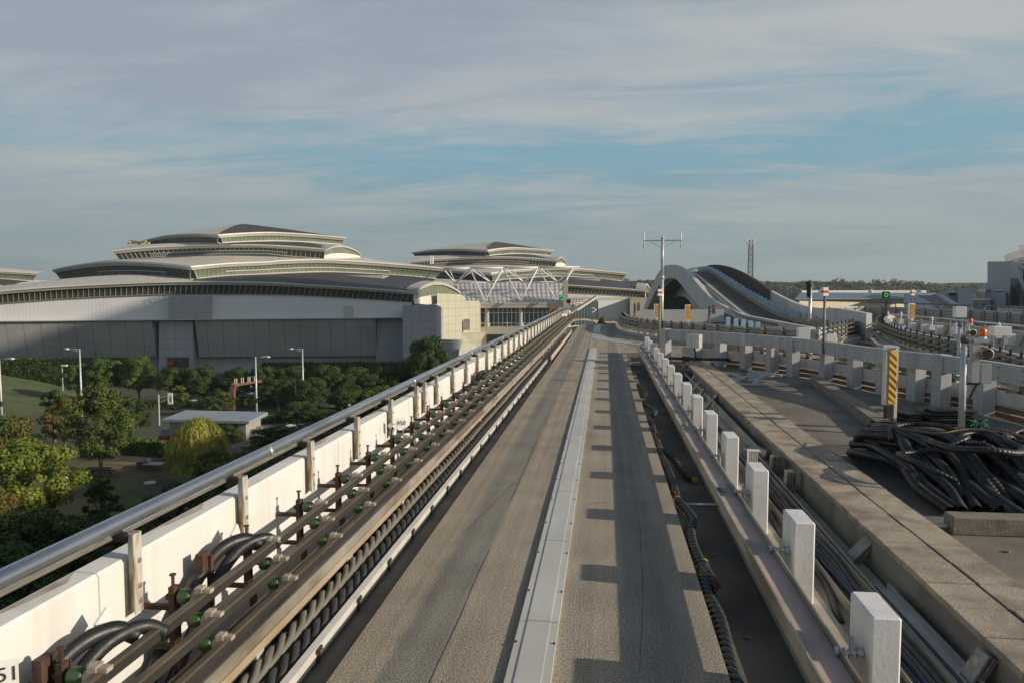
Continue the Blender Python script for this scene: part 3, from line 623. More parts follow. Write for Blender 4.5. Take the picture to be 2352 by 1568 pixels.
# stacked thin plates leaning against the duct
PL = mat('plate_stack', (.30, .29, .26), .6, .2, .2, 9, .1, 40, (.5, .48, .43), (.55, .7), 20)
for i, (u, v, n_, r, lean) in enumerate(((2332, 1525, 4, .2, .5), (1960, 1245, 4, .9, .75), (1838, 1098, 6, .1, .05), (1806, 1062, 7, .1, .05), (1618, 925, 3, .6, .6), (1602, 898, 3, .6, .6), (1593, 882, 3, .6, .6), (1583, 868, 3, .5, .6), (1568, 842, 3, .5, .6), (1640, 912, 3, .6, .6))):
    p = PZ(u, v, .10); p.x = min(p.x, 2.42); p.z = -.10
    e = empty('plate_stack', p, 0, ['nearest stack of thin plates leaning on the duct at the right edge', 'tilted stack of plates beside the long loose cover strip', 'upright stack of six thin plates against the duct wall', 'upright stack of seven thin plates, behind the stack of six', 'stack of three plates below the farthest duct bend', 'leaning plate bundle before the tray end', 'leaning plate bundle third from the far end of the duct', 'leaning plate bundle second from the far end of the duct', 'farthest leaning plate bundle beside the duct', 'leaning plate bundle nearest the tray end'][i], 'plates', 'stacks of thin plates leaning on the duct')
    mb = MB(); M3 = Matrix.Rotation(lean, 3, 'Y') @ Matrix.Rotation(r * .3, 3, 'Z')
    for k in range(n_): mb.box(M3 @ Vector((k * .022 - .04, random.uniform(-.012, .012), .15 + random.uniform(-.006, .006))), (.011, .15, .30), 0, M3)
    mb.build('plates', PL, e)
# metal channel strips and cables between posts and duct
CH = mat('channel_steel', (.36, .34, .29), .5, .4, .12, 3, .1, 40)
e = empty('cable_channel', (2.12, 8, -.06), 0, 'long narrow steel cable channel behind the white posts', 'cable channel')
def profbox(): return [(-.14, 0), (.14, 0), (.14, .10), (.13, .10), (.13, .012), (-.13, .012), (-.13, .10), (-.14, .10)]
mb = MB(); mb.sweep([(Vector((.02, y - 8, 0)), Vector((1, 0, 0)), ZA) for y in [-3 + 1.5 * i for i in range(12)]], profbox()); mb.build('channel', CH, e)
e2 = empty('cable_channel', (2.2, 17, -.06), 0, 'farther wide steel cable channel with turned-out ends beside the duct', 'cable channel')
mb = MB(); mb.sweep([(Vector((0, y, 0)), Vector((1, 0, 0)), ZA) for y in (-4.2, -2, 0, 1.8)], [(-.26, 0), (.2, 0), (.24, .16), (.225, .16), (.19, .015), (-.25, .015), (-.25, .1), (-.26, .1)]); mb.prism([(.0, -4.25, .10), (.24, -4.25, .16), (.33, -4.5, .14), (.30, -4.55, .02)], (0, .01, 0)); mb.prism([(-.2, 1.9, .1), (.02, 1.9, .1), (.24, 1.9, .15), (.2, 1.9, .01), (-.2, 1.9, .01)], (0, .01, 0)); mb.build('channel', CH, e2)
for i, (x, y0, y1, rr, z, lab) in enumerate(((2.03, -1, 12.6, .028, -.03, 'thick black cable in the channel, nearest the posts'), (2.13, -1, 12.8, .03, -.02, 'thick black cable in the middle of the channel'), (2.20, -1, 12.2, .02, .0, 'thin black cable on the duct side of the channel'))):
    mb = MB(); mb.tube([(x + .02 * math.sin(y0 * 3 + k * .8 + i), y0 + (y1 - y0) * k / 40, z + .012 * math.sin(k * 1.1 + i * 2)) for k in range(41)], rr, 8); tag(mb.build('cable', CABLE, None, True), lab, 'cable', 'black cables in the channel behind the posts')
mb = MB()
for k, (c_, y0) in enumerate((((.35, .03, .02), 0), ((.03, .07, .3), .2))):
    mb.tube([(2.08 + k * .05 + .02 * math.sin(i * 1.3 + k), -1 + i * .5, .01 + .01 * math.sin(i * 2.1)) for i in range(26)], .009, 5)
tag(mb.build('thin_cables', mat('red_wire', (.22, .05, .04), .6, 0, .3, 3, .0, 40, (.03, .05, .15), (.48, .52), 2), None, True), 'thin red and blue wires lying over the black cables in the channel', 'cable')
for i, (P, lab) in enumerate((([(1.86, 3.4), (1.95, 4.3), (1.9, 5.2), (1.99, 6.2)], 'black cable bowing out between the two nearest white posts'), ([(1.90, 6.4), (2.0, 7.4), (1.93, 8.6), (1.96, 9.5)], 'black cable bowing out behind the second and third white posts'), ([(1.9, 10.6), (2.0, 11.2), (2.15, 11.6), (2.2, 12.6), (2.12, 13.2)], 'looped black cable end spilling from the far end of the channel'))):
    mb = MB(); mb.tube(catmull([(x, y, -.075 + .03 * (k % 2)) for k, (x, y) in enumerate(P)], 6), .032, 8); tag(mb.build('cable', CABLE, None, True), lab, 'cable')
tag(twist([(2.08, 13.9, -.02), (2.15, 14.6, -.02), (2.12, 15.3, -.02), (2.24, 16.2, -.02)], .022, .019, 3, .25, 6, 10).build('twisted_cable', CABLE, None, True), 'short twisted cable lying in the farther wide channel', 'cable')
mb = MB(); mb.box((2.43, 5.6, -.03), (.11, 2.9, .012)); mb.box((2.38, 5.6, -.01), (.012, 2.9, .05)); mb.box((2.48, 5.6, .0), (.012, 2.9, .07)); tag(mb.build('loose_channel', ALUM), 'loose silver channel strip lying at the foot of the duct', 'metal strip')
mb = MB(); mb.bar((2.33, 3.0, -.05), (2.36, 13.0, .02), .03, .05); tag(mb.build('steel_angle', CH), 'long steel angle running along the foot of the duct', 'metal strip')
mb = MB(); mb.bar((2.42, 15.0, .08), (2.38, 24.2, .06), .03, .04); tag(mb.build('steel_angle', CH), 'farther steel angle running beside the leaning plates', 'metal strip')
mb = MB()
for k in range(6): mb.box((1.93 + .022 * k, 10.72, .22), (.012, .11, .42))
mb.box((2.0, 10.72, .43), (.16, .12, .01)); e = empty('equipment_box', (0, 0, 0), 0, 'pale ribbed box on a dark spring mount behind the fourth white post', 'box'); mb.build('box', WHITE, e); mb = MB(); mb.lathe((1.99, 10.72, -.12), [(.04, 0), (.05, .02), (.035, .05), (.05, .08), (.035, .11), (.05, .14)], 12); mb.build('mount', BLACK, e)
# kerb blocks bordering the side deck
mb = MB(); pts = [tuple(PZ(u, v, DZ)) for u, v in ((1872, 880), (1930, 920), (1990, 962), (2045, 1006))]; pa = Path([(x, y, DZ - .004) for x, y, z in pts]); mb.sweep(pa.fr(0, pa.len, .7), rect(-.14, .14, 0, .20)); tag(mb.build('kerb', KERB), 'long low concrete kerb crossing the side deck towards the striped post', 'kerb')
for i, (x, y) in enumerate(tuple((PZ(2187, 1228, DZ).x + .42 + .84 * k_, PZ(2187, 1228, DZ).y + .12 + .02 * k_) for k_ in range(3))):
    mb = MB(); mb.bbox((x, y, DZ + .095), (.83, .24, .19), .012); tag(mb.build('kerb_block', KERB), ['nearest-left concrete kerb block in front of the black pipes', 'concrete kerb block at the right edge in front of the black pipes', 'concrete kerb block beyond the right edge'][i], 'kerb block', 'kerb blocks in front of the black pipes')
mb = MB(); q = PZ(2187, 1228, DZ); mb.cyl((q.x - .13, q.y + .12, DZ + .06), (q.x - .002, q.y + .12, DZ + .06), .03, 10); mb.lathe((q.x - .15, q.y + .12, DZ + .06), [(.045, 0), (.045, .03)], 6, 'X'); tag(mb.build('coupling', GALV), 'galvanised pipe coupling at the end of the kerb blocks', 'coupling')
mb = MB(); mb.bbox((5.7, 11.2, DZ + .09), (.8, .3, .18), .012); tag(mb.build('kerb_block', KERB), 'concrete kerb block behind the pipe pile', 'kerb block', 'kerb blocks in front of the black pipes')
# pile of corrugated pipes
def corr(pts, r, mb, n=11):
    pa = Path(pts, 8); L_ = pa.len; m_ = int(L_ / .013); P = []; rs = []
    for i in range(m_ + 1): P.append(pa.at(L_ * i / m_)[0]); rs.append(r * (1.0 if i % 4 < 2 else .88))
    mb.tube(P, r, n, True, rs, hollow=True); mb.tube([p for p in P[::6]], r * .82, n, True, hollow=True)
random.seed(12)
LB = ['leftmost', 'second from the left', 'third from the left', 'fourth from the left', 'fifth from the left', 'sixth from the left', 'seventh from the left', 'eighth from the left', 'ninth from the left', 'tenth from the left', 'eleventh from the left', 'twelfth from the left', 'thirteenth from the left']
LB += ['fourteenth from the left', 'fifteenth from the left']
for layer in range(3):
    cnt = (15, 14, 11)[layer]
    for i in range(cnt):
        f = i / (cnt - 1); z = DZ + .07 + layer * .13
        x0 = 3.72 + 1.95 * f + random.uniform(-.06, .06); y0 = 12.2 - .4 * f + random.uniform(-.2, .2)
        x1 = 3.80 + 2.05 * f + random.uniform(-.10, .12) + .10 * layer; y1 = 8.95 + .40 * layer + random.uniform(-.12, .2) + .75 * max(0, .35 - f)
        bow = random.choice((-1, 1, 1)) * random.uniform(.02, .13); pk = random.uniform(.08, .2) + .05 * math.sin(f * 3.1)
        P = [(x0, y0, z), (x0 * .78 + x1 * .22 + bow, y0 * .75 + y1 * .25, z + pk), (x0 * .5 + x1 * .5 - bow * .5, y0 * .5 + y1 * .5, z + pk * 1.35), (x0 * .25 + x1 * .75 + bow * .6, y0 * .2 + y1 * .8, z + pk * .75), (x1, y1, max(DZ + .065, z - .11 * layer - random.uniform(0, .04)))]
        mb = MB(); corr(P, random.choice((.060, .068, .076)), mb)
        tag(mb.build('corrugated_pipe', HOSE, None, True), '%s black corrugated pipe in the %s layer of the pile' % (LB[i] if i < cnt - 1 else 'rightmost', ('bottom', 'middle', 'top')[layer]), 'pipe', 'black corrugated pipes heaped on the side deck')
for i in range(7):
    a0 = random.uniform(0, 6.28); cx_, cy_ = 4.0 + .28 * i, 9.6 + random.uniform(0, 1.6); rr = random.uniform(.28, .5); zt_ = DZ + (.46 if cy_ < 10 else .62)
    P = [(cx_ + rr * math.cos(a0 + k * .8), cy_ + rr * 1.3 * math.sin(a0 + k * .8), zt_ + .03 * math.sin(k * 2 + i) + (-.12 if k in (0, 6) else .02)) for k in range(7)]
    mb = MB(); corr(P, .032 + .006 * (i % 3), mb, 8); tag(mb.build('corrugated_pipe', HOSE, None, True), '%s thin black hose from the left looped over the top of the pile' % nth(i + 1), 'pipe', 'black corrugated pipes heaped on the side deck')
mb = MB()
random.seed(5)
for i in range(150):
    x, y = random.choice(((random.uniform(3.35, 5.0), random.uniform(5, 22)), (random.uniform(.88, 1.6), random.uniform(3, 26)), (random.uniform(2.1, 2.5), random.uniform(4, 20)))); s_ = random.uniform(.008, .03); zb = DZ if x > 3 else (-.27 if x < 1.7 else -.085)
    mb.box((x, y, zb + s_ * .3), (s_ * random.uniform(.6, 2.2), s_, s_ * .6), random.uniform(0, 3))
tag(mb.build('debris', KERB), 'small grit and offcuts strewn over the side deck and gutter', 'debris', None, 'stuff')
for i in range(6):
    y = 12.4 + .13 * i; mb = MB(); mb.tube(catmull([(3.75 + .1 * i, y, .18 + .06 * i), (4.6, y + .05, .30 + .03 * i), (5.3 + .1 * i, y - .1, .36 - .02 * i)], 6), .03, 8)
    tag(mb.build('straight_pipe', BLACK, None, True), '%s thin smooth black pipe laid across the back of the pile' % nth(i + 1), 'pipe', 'smooth black pipes across the back of the pile')
mb = MB(); mb.tube(catmull([(3.75, 12.2, .50), (4.0, 11.3, .68), (4.3, 10.7, .72), (4.75, 10.8, .76), (5.2, 10.6, .74), (5.6, 10.2, .66)], 8), .012, 5); tag(mb.build('rope', mat('frayed_rope', (.22, .14, .07), .9, 0, .3, 9), None, True), 'thin brown rope tied over the pile of black pipes', 'rope')
mb = MB()
for i in range(26): a = random.uniform(0, 6.3); mb.bar((5.05 + .03 * math.cos(a), 11.2, .78), (5.05 + .16 * math.cos(a), 11.2 + random.uniform(-.1, .1), .78 + .07 * math.sin(a)), .006)
tag(mb.build('green_twine', mat('green_twine_mat', (.05, .30, .20), .8)), 'tuft of green twine on top of the pipe pile', 'twine')
# post with yellow and black striped panel
def striped(x, y, z0, sc_, lab, pole=True, w_=.14, h=.95, zb=.47):
    e = empty('striped_sign', (x, y, z0), .25, lab, 'sign', 'yellow and black striped signs'); s = sc_
    mb = MB(); mb.box((-.03 * s, .06, (zb + h / 2) * s), (w_ * s + .06 * s, .1, h * s + .05)); mb.build('case', ALUM if pole else SIGNW, e)
    mb = MB(); mb.box((0, -.0, (zb + h / 2) * s), (w_ * s, .012, h * s)); mb.build('panel', YEL, e)
    mb = MB(); nS = 7; st = h * s / nS; hw = w_ * s / 2
    for k in range(nS):
        zt = (zb + h) * s - k * st; a = zt; b = zt - st * .95; t_ = st * .36
        zs = [(-hw, a), (hw, b), (hw, b - t_), (-hw, a - t_)]
        zs = [(q[0], min(max(q[1], zb * s), (zb + h) * s)) for q in zs]
        mb.prism([(q[0], -.0065, q[1]) for q in zs], (0, -.003, 0))
    mb.build('stripes', mat('stripe_brown_black', (.06, .035, .015), .6), e)
    if pole:
        mb = MB(); mb.prism([(-.24, -.06, (zb + h) * s + .07), (.10, -.06, (zb + h) * s + .06), (.07, -.02, (zb + h) * s + .10), (-.2, -.02, (zb + h) * s + .11)], (0, .2, 0)); mb.build('cap', ALUM, e)
        mb = MB(); mb.box((-.02, .06, .23), (.13, .1, .46)); mb.build('lower_box', BLACK, e)
        mb = MB(); mb.box((.10, .06, .74), (.06, .06, 1.5)); mb.build('post_body', POSTST, e)
    else: mb = MB(); mb.box((0, .06, zb * s / 2), (.08, .08, zb * s)); mb.build('post_body', SIGNW, e)
    return e
q = PZ(2046, 985, DZ); striped(q.x, q.y, DZ, 1, 'large yellow and black striped sign on a steel post by the kerb')
q = PY(1510, 733, 52); striped(q.x, 52, q.z, 1, 'small striped sign left of the tall antenna mast, before the arched wall', False, .30, .85, .1)
q = PY(1581, 740, 52); striped(q.x, 52, q.z, 1, 'small striped sign right of the tall antenna mast, before the arched wall', False, .30, .95, .15)
q = PY(2096, 737, 30); striped(q.x, 30, q.z, 1, 'small striped sign beside the pipe handrail of the curved guide wall', False, .17, .50, .1)
# horn and beacon posts
def hornpost(x, y, z0, s, lab, rz=0):
    e = empty('beacon_post', (x, y, z0), rz, lab, 'beacon', 'orange beacons with horns'); e.scale = (s, s, s)
    mb = MB(); mb.cyl((0, 0, 0), (0, 0, 1.62), .055, 16); mb.build('pole', LAMPW, e, True); mb = MB(); mb.lathe((0, 0, 1.62), [(.062, 0), (.066, .06), (.05, .11), (.01, .13)], 14); mb.cyl((0, 0, 1.68), (0, 0, 1.7), .07, 10); mb.build('pole_cap', CONC, e, True)
    mb = MB(); mb.box((.17, 0, 1.30), (.12, .12, .70)); mb.box((.24, -.01, 1.665), (.26, .14, .06)); mb.box((.36, .01, 1.1), (.16, .10, .34)); mb.build('control_box', ALUM, e)
    mb = MB(); mb.cyl((.28, -.02, 1.69), (.28, -.02, 1.73), .058, 16); mb.build('beacon_base', SIGNW, e); mb = MB(); mb.lathe((.28, -.02, 1.73), [(.056, 0), (.06, .02), (.057, .12), (.04, .135)], 18); mb.build('beacon', ORG, e, True)
    mb = MB(); mb.lathe((.30, -.06, 1.45), [(.04, .16), (.055, .06), (.08, -.04), (.10, -.12)], 18, 'Y'); mb2 = MB(); mb2.lathe((.30, -.06, 1.45), [(.085, -.119), (.085, -.124)], 18, 'Y'); mb2.build('horn_mouth', BLACK, e); mb.build('horn', mat('horn_tan', (.45, .27, .10), .5, .1, .15, 9), e, True)
    mb = MB(); mb.box((.12, 0, .93), (.3, .05, .03)); mb.bar((.22, 0, .92), (.08, 0, .6), .03); mb.cyl((.07, .06, 0), (.07, .06, .6), .018, 6); mb.build('clamp', BLACK, e); return e
q = PZ(2207, 1003, DZ); hornpost(q.x, q.y, DZ, 1, 'grey pole with an orange beacon and tan horn, right foreground')
q = PY(2348, 770, 22.6); hornpost(q.x - 1.0, 24, -.1, .98, 'farther orange beacon with horn among the curved guide rails')
# black tarpaulin bundle with weeds
q = PZ(2170, 978, DZ); e = empty('tarp_bundle', (q.x, q.y + .2, DZ), .05, 'black folded sheets in a stack with green leaves on top, beside the beacon pole', 'bundle')
mb = MB()
for i in range(6): mb.bbox((random.uniform(-.05, .05) + .1, random.uniform(-.03, .03), .03 + .05 * i), (1.05 - .05 * i, .55, .042), .015, random.uniform(-.05, .05))
for i in range(5): mb.bbox((-.62 + random.uniform(-.04, .04), random.uniform(-.05, .05), .03 + .045 * i), (.34, .5, .04), .015, .3 + random.uniform(-.1, .1))
mb.build('sheets', BLACK, e); mb = MB()
for i in range(46):
    a = Vector((random.uniform(-.6, .5), random.uniform(-.2, .15), .27)); d = Vector((random.uniform(-.18, .18), random.uniform(-.1, .1), random.uniform(.0, .09))); s_ = Vector((.014, .014, 0)); mb.add([a - s_, a + d * .5 - s_ * 1.2 + Vector((0, 0, .02)), a + d, a + d * .5 + s_ * 1.2], [(0, 1, 2, 3)])
mb.build('leaves', leafmat('weed_leaf', (.20, .30, .06), (.42, .50, .18)), e)
mb = MB(); mb.tube(catmull([(5.6, 12.9, .07), (6.2, 13.1, .12), (6.8, 13.4, .1), (7.3, 13.9, .14), (7.8, 14.1, .1)], 6), .018, 6); tag(mb.build('red_hose', RED, None, True), 'red hose lying on the side deck behind the pipe pile', 'hose')
mb = MB(); mb.tube(catmull([(6.1, 11.6, .05), (6.25, 11.5, .35), (6.35, 11.4, .38), (6.55, 11.3, .2)], 6), .02, 6); tag(mb.build('red_hose', RED, None, True), 'short red hose loop at the right edge beside the pipes', 'hose')
# scrap metal on the side deck
q = PZ(1712, 880, DZ); e = empty('scrap_metal', (q.x, q.y, DZ), .2, 'scrap heap of pale metal box and steel pieces on the side deck', 'scrap')
mb = MB(); 
for a, b, c_, d in ((-.5, 0, .34, .5),): mb.box((-.45, .15, .08), (.75, .08, .14)); mb.box((-.45, .75, .1), (.75, .08, .18)); mb.box((-.8, .45, .1), (.08, .6, .18)); mb.box((-.1, .45, .1), (.08, .6, .18)); mb.box((-.45, .45, .03), (.7, .6, .02))
mb.build('metal_frame', ALUM, e)
mb = MB()
for i in range(5): mb.box((.35 + .1 * i, .0 + .12 * i, .10 + .03 * i), (.9, .12, .05), .9 - .35 * i, Matrix.Rotation(.9 - .4 * i, 3, 'Z') @ Matrix.Rotation(-.2 + .07 * i, 3, 'Y'))
mb.build('steel_piece', GALV, e)
mb = MB(); mb.box((.3, -.35, .02), (1.3, .5, .02), -.2); mb.build('plate', CH, e)
# ================================================================ BEAM ON POSTS (near side of the branch track)
NP_ = [tuple(PZ(u, v, 1.17).xy) for u, v in ((2560, 869), (2349, 839.7), (2200, 818.6), (2014, 798.7), (1861, 779), (1720, 767), (1612, 760), (1527, 755.4))]; NP_.insert(0, (NP_[0][0] + .5, NP_[0][1] - 2.5))
NB = Path([(x, y, 0) for x, y in NP_])
e = empty('beam_fence', (5, 20, 0), 0, 'long grey-white beam on stout concrete posts curving along the branch track', 'guide beam')
z1 = 1.17; o = e.location
fr = [(a - o, r, u) for a, r, u in NB.fr(0, NB.len, .5)]
mb = MB(); mb.sweep(fr, rect(-.09, .05, z1 - .36, z1)); mb.build('beam', GREYP, e)
np_ = 12; NBP = []
PU = (1538, 1598, 1655, 1713, 1773, 1835, 1898, 1963, 2031, 2103, 2180, 2262)
def atu(u):
    return min((abs(PROJ(NB.at(NB.len * q_ / 900, .2)[0] + ZA * .5)[0] - u), NB.len * q_ / 900) for q_ in range(901))[1]
for k in range(np_):
    d = atu(PU[k]); a, r, f = NB.at(d); mb = MB(); big = k in (0, 5, 10)
    zt = z1 - .365 if not big else z1 + .012
    mb.bbox((0, 0, (zt + 0) / 2), (.27 if not big else .25, .34, zt), .012); q = mb.build('post', GREYP, e); q.location = a - o + r * .20 * (1 if not big else .0) + Vector((0, 0, DZ)) - Vector((0, 0, DZ)) ; q.rotation_euler = (0, 0, math.atan2(-f.x, f.y) * .55); NBP.append(a)
mb = MB()
for k in range(22):
    d = .4 + k * .68; a, r, f = NB.at(d, -.092)
    for z in (z1 - .08, z1 - .28): c0 = a - o + Vector((0, 0, z)); mb.cyl(c0, c0 - r * .012, .012, 6)
mb.build('bolt_row', BOLT, e)
mb = MB()
for k in (3, 8): 
    a, r, f = NB.at(NB.len - .12 - k * 1.345 + .6, -.094); mb.box(a - o + Vector((0, 0, z1 - .18)), (.01, .12, .35), math.atan2(-f.x, f.y))
mb.build('joint_plate', GALV, e)
DKST = mat('dark_bracket_steel', (.075, .06, .045), .7, .2, .3, 8)
# branch track equipment behind the beam: guide rail, conductor rails, brackets, walkway boards
def rails(path, d0, d1, off, zb, lab, grp, side=1, zr=(.77, .63, .49), brk=.96, det=True, guide=True, start=0, gz=.33):
    e = empty('rail_assembly', tuple(path.at(d0)[0]), 0, lab, 'conductor rails', grp); o = Vector(e.location); o.z = 0; e.location = o
    def F(st=.6): return [(a - o, r, u) for a, r, u in path.fr(d0, d1, st, off, zb)]
    for z in zr:
        mb = MB(); mb.sweep(F(), [(-.018, z - .03), (.018, z - .03), (.018, z + .03), (-.018, z + .03)]); mb.build('rail', CRAIL, e)
    if guide: mb = MB(); mb.sweep(F(), hbeam(.2, .125, .014, -.1 - .07 * side, gz)); mb.build('guide_rail', GSTEEL, e)
    A = MB(); n = min(95, int((d1 - d0) / brk)); X1 = Vector((1, 0, 0)) * side
    A.box(X1 * .22 + ZA * (zr[-1] + zr[0]) / 2, (.05, .06, zr[0] - zr[-1] + .32)); A.cyl(X1 * .22 + ZA * (zr[0] + .1), X1 * .22 + ZA * (zr[0] + .17), .012, 5); A.box(X1 * .36 + ZA * .6, (.3, .03, .03))
    A.k = 1
    for z in zr: A.cyl(X1 * .10 + ZA * z, X1 * .18 + ZA * z, .046, 8)
    A.k = 2
    for z in zr: A.cyl(X1 * .03 + ZA * z, X1 * .10 + ZA * z, .03, 6); A.box(ZA * (z + .03), (.07, .05, .05))
    bme = A.mesh('bracket', [DKST, INSUL, CLAMP])
    for i in range(n):
        a, r, f = path.at(d0 + .3 + i * brk, off, zb); q = bpy.data.objects.new('bracket', bme); C.objects.link(q); q.parent = e; q.location = a - o; q.rotation_euler = (0, 0, math.atan2(r.y, r.x))
    return e
NBi = Path([(x + .0, y + .0, 0) for x, y in NP_])
rails(NBi, .1, NBi.len - 1.0, .62, 0, 'conductor rails with green insulators just behind the beam on posts', 'rail assemblies of the yard', side=-1, zr=(.70, .55), guide=True, gz=.36)
mb = MB(); mb.sweep(NBi.fr(.1, NBi.len - .5, .6, .34), rect(-.01, .01, .30, .56)); mb.sweep(NBi.fr(.1, NBi.len - .5, .6, .34), rect(-.03, .03, .27, .285))
tag(mb.build('guard_panel', GREYP), 'pale lower guard panel behind the posts of the long beam', 'panel')
mb = MB()
for z in (.02, .15): mb.sweep(NBi.fr(.1, NBi.len - .5, .6, .36), rect(-.012, .012, z, z + .10))
tag(mb.build('timber_boards', mat('brown_board', (.20, .115, .06), .8, 0, .25, 3, .2, 30)), 'two brown boards low behind the posts of the long beam', 'boards')
# junction box on the beam
q = PY(1602, 782, 25.4); e = empty('junction_box', q, -.5, 'grey box hung on the long beam near its far end', 'box'); mb = MB(); mb.bbox((0, -.25, 0), (.42, .28, .42), .01); mb.box((-.07, -.395, 0), (.02, .02, .40)); mb.build('box', LAMPW, e); mb = MB(); mb.tube(catmull([(0, -.25, -.2), (.03, -.22, -.45), (-.05, -.2, -.65)], 5), .03, 6); mb.build('cable', BLACK, e)
mb = MB(); mb.cyl((1.75, 25.9, .33), (4.0, 25.6, .33), .05, 10); tag(mb.build('black_pipe', BLACK, None, True), 'black horizontal pipe crossing between the last white post and the beam', 'pipe')
mb = MB()
for i in range(9): mb.tube(catmull([(1.8 + .1 * i, 25.7, -.1), (2.05 + .09 * i, 24.6 - .1 * i, .1 + .02 * (i % 3)), (2.2 + .04 * i, 23.2, -.05)], 5), .028, 6)
tag(mb.build('cable_tangle', CABLE, None, True), 'tangle of black cables below the black pipe at the far end of the duct', 'cables', None, 'stuff')
# thin poles with red and white heads
def capole(u, v0, y, z0, lab, s=.62, dark=True):
    q = PY(u, v0, y); e = empty('marker_pole', (q.x, y, z0), .35, lab, 'marker pole', 'poles with red and white heads'); h = q.z - z0
    mb = MB(); mb.cyl((0, 0, 0), (0, 0, h - .36 * s), .034, 10); mb.build('pole', mat('pole_grey', (.20, .21, .20), .5, .2, .1, 5), e, True)
    mb = MB(); mb.box((0, 0, h - .19 * s), (.24 * s, .16 * s, .36 * s)); mb.build('head', SIGNW, e); mb = MB(); mb.box((0, -.002, h - .19 * s), (.246 * s, .166 * s, .10 * s)); mb.build('red_band', RED, e)
capole(1515.5, 664, 26.2, .3, 'thin pole with a red and white head at the far end of the long beam')
capole(1895, 660, 21.2, .9, 'thin pole with a red and white head rising from the long beam')
capole(2096, 666, 62, -.9, 'distant thin pole with a red and white head before the blue-roofed shed', 1.15)
q = PY(1862, 650, 45); e = empty('camera_pole', (q.x, 45, -.8), 0, 'pale pole with a black covered camera on top', 'pole'); mb = MB(); mb.cyl((0, 0, 0), (0, 0, q.z + .7), .09, 10); mb.build('pole', ALUM, e, True); mb = MB(); mb.lathe((-.08, 0, q.z + .55), [(.1, -.55), (.13, -.1), (.16, .1), (.2, .2), (.12, .34)], 10); mb.build('cover', BLACK, e, True)
q = PY(2035, 686, 48); e = empty('signal', (q.x, 48, -.9), 0, 'green lit signal disc on a dark post among the far tracks', 'signal'); mb = MB(); mb.box((0, 0, (q.z + .9) / 2), (.1, .1, q.z + .6)); mb.box((0, .05, q.z + 1.1), (.4, .1, .4)); mb.build('post_body', BOLT, e); mb = MB(); mb.lathe((0, 0, q.z + 1.1), [(.13, 0), (.13, -.03)], 20, 'Y'); mb.build('lamp', emit('signal_green_far', (.02, .65, .12), .32), e); mb = MB(); mb.lathe((0, -.03, q.z + 1.1), [(.06, 0), (.06, -.01)], 16, 'Y'); mb.build('lamp_centre', INK, e)
# small white boxes on stalks / white posts
for i, (u, v, y, w_, h, lab) in enumerate(((2204, 717, 33, .40, .42, 'white square box on short legs before the pipe handrail'), (1908, 779, 22.5, .26, .28, 'small white square box standing behind the long beam beside the marker pole'), (2296, 760, 25.5, .5, .28, 'white box under the pipe handrail at the right'), (1833 + 12, 766, 30.5, .42, .42, 'white concrete block at the end of the far guide wall'), (2200, 755, 27, .22, .35, 'white block under the middle of the pipe handrail'))):
    q = PY(u, v, y); e = empty('white_box', (q.x, y, q.z), 0, lab, 'box', 'white boxes in the yard'); mb = MB(); mb.bbox((0, 0, 0), (w_, w_ * .8, h), .01); mb.build('box', SIGNW, e); mb = MB(); [mb.box((sx * w_ * .3, 0, -h * .5 - (q.z + .05 - h / 2) / 2), (.03, .03, max(.05, q.z + .05 - h / 2))) for sx in (-1, 1)]; mb.build('leg', GALV, e)
# ================================================================ FAR GUIDE WALL (right of the merge) with rails
FP = Path([(2.2, 75, -1.1), (1.35, 66, -.55), (1.02, 58, -.1), (.98, 52, 0), (1.15, 47.5, 0), (1.9, 43.5, 0), (3.3, 40, 0), (5.2, 36.6, 0), (7.0, 34.3, 0), (8.5, 33.0, 0)])
e = empty('guide_wall', (2, 50, 0), 0, 'low grey guide wall curving right from the crest beside the merging tracks', 'guide wall'); o = Vector(e.location)
mb = MB(); mb.sweep([(a - o, r, u) for a, r, u in FP.fr(0, FP.len, .7, .0)], rect(-.42, -.30, .45, .90)); mb.sweep([(a - o, r, u) for a, r, u in FP.fr(0, FP.len, .7, .0)], rect(.10, .24, -.15, .14)); mb.build('wall', GREYP, e)
mb = MB()
for k in range(46):
    a, r, f = FP.at(.4 + k * 1.1, -.2); mb.box(a - o + ZA * .35, (.10, .14, .7), math.atan2(r.y, r.x))
mb.build('stiffener_row', GREYP, e)
rails(FP, .2, FP.len - .2, -.02, 0, 'dark conductor rails curving along the far guide wall', 'rail assemblies of the yard', side=-1, zr=(.80, .62, .45), gz=.25)
# ================================================================ LOOPING GUIDE WALL at right
LPp = [(16.5, 22.0), (13.5, 22.6), (11.3, 23.5), (10.2, 24.6), (9.9, 26.2), (10.3, 28.2), (11.2, 30.0), (12.3, 30.6), (13.8, 30.2), (16, 28.8), (20, 26.5)]
LPp = []
for u, v, z in ((2420, 868, .78), (2352, 846, .78), (2240, 812, .78), (2114, 783, .78), (2059, 769, .78), (2025, 755, .78), (2013, 745, .78), (2016, 735, .78), (2034, 727, .78), (2060, 727, .78)):
    q = PZ(u, v, z); LPp.append((q.x, q.y, 0))
LP = Path(LPp)
rails(LP, .1, LP.len - .1, 0, 0, 'dark conductor rails sweeping round the looping guide wall at the right', 'rail assemblies of the yard', side=1, zr=(.92, .76, .60), gz=.30, brk=.9)
e = empty('guide_wall', (12, 26, 0), 0, 'low pale kerb wall sweeping round the looping track at the right', 'guide wall'); o = Vector(e.location)
mb = MB(); mb.sweep([(a - o, r, u) for a, r, u in LP.fr(.1, LP.len - .1, .5, -.22)], rect(-.07, .07, -.1, .18)); mb.sweep([(a - o, r, u) for a, r, u in LP.fr(.1, LP.len - .1, .5, .42)], rect(-.06, .06, .5, .95)); mb.build('wall', GREYP, e)
mb = MB()
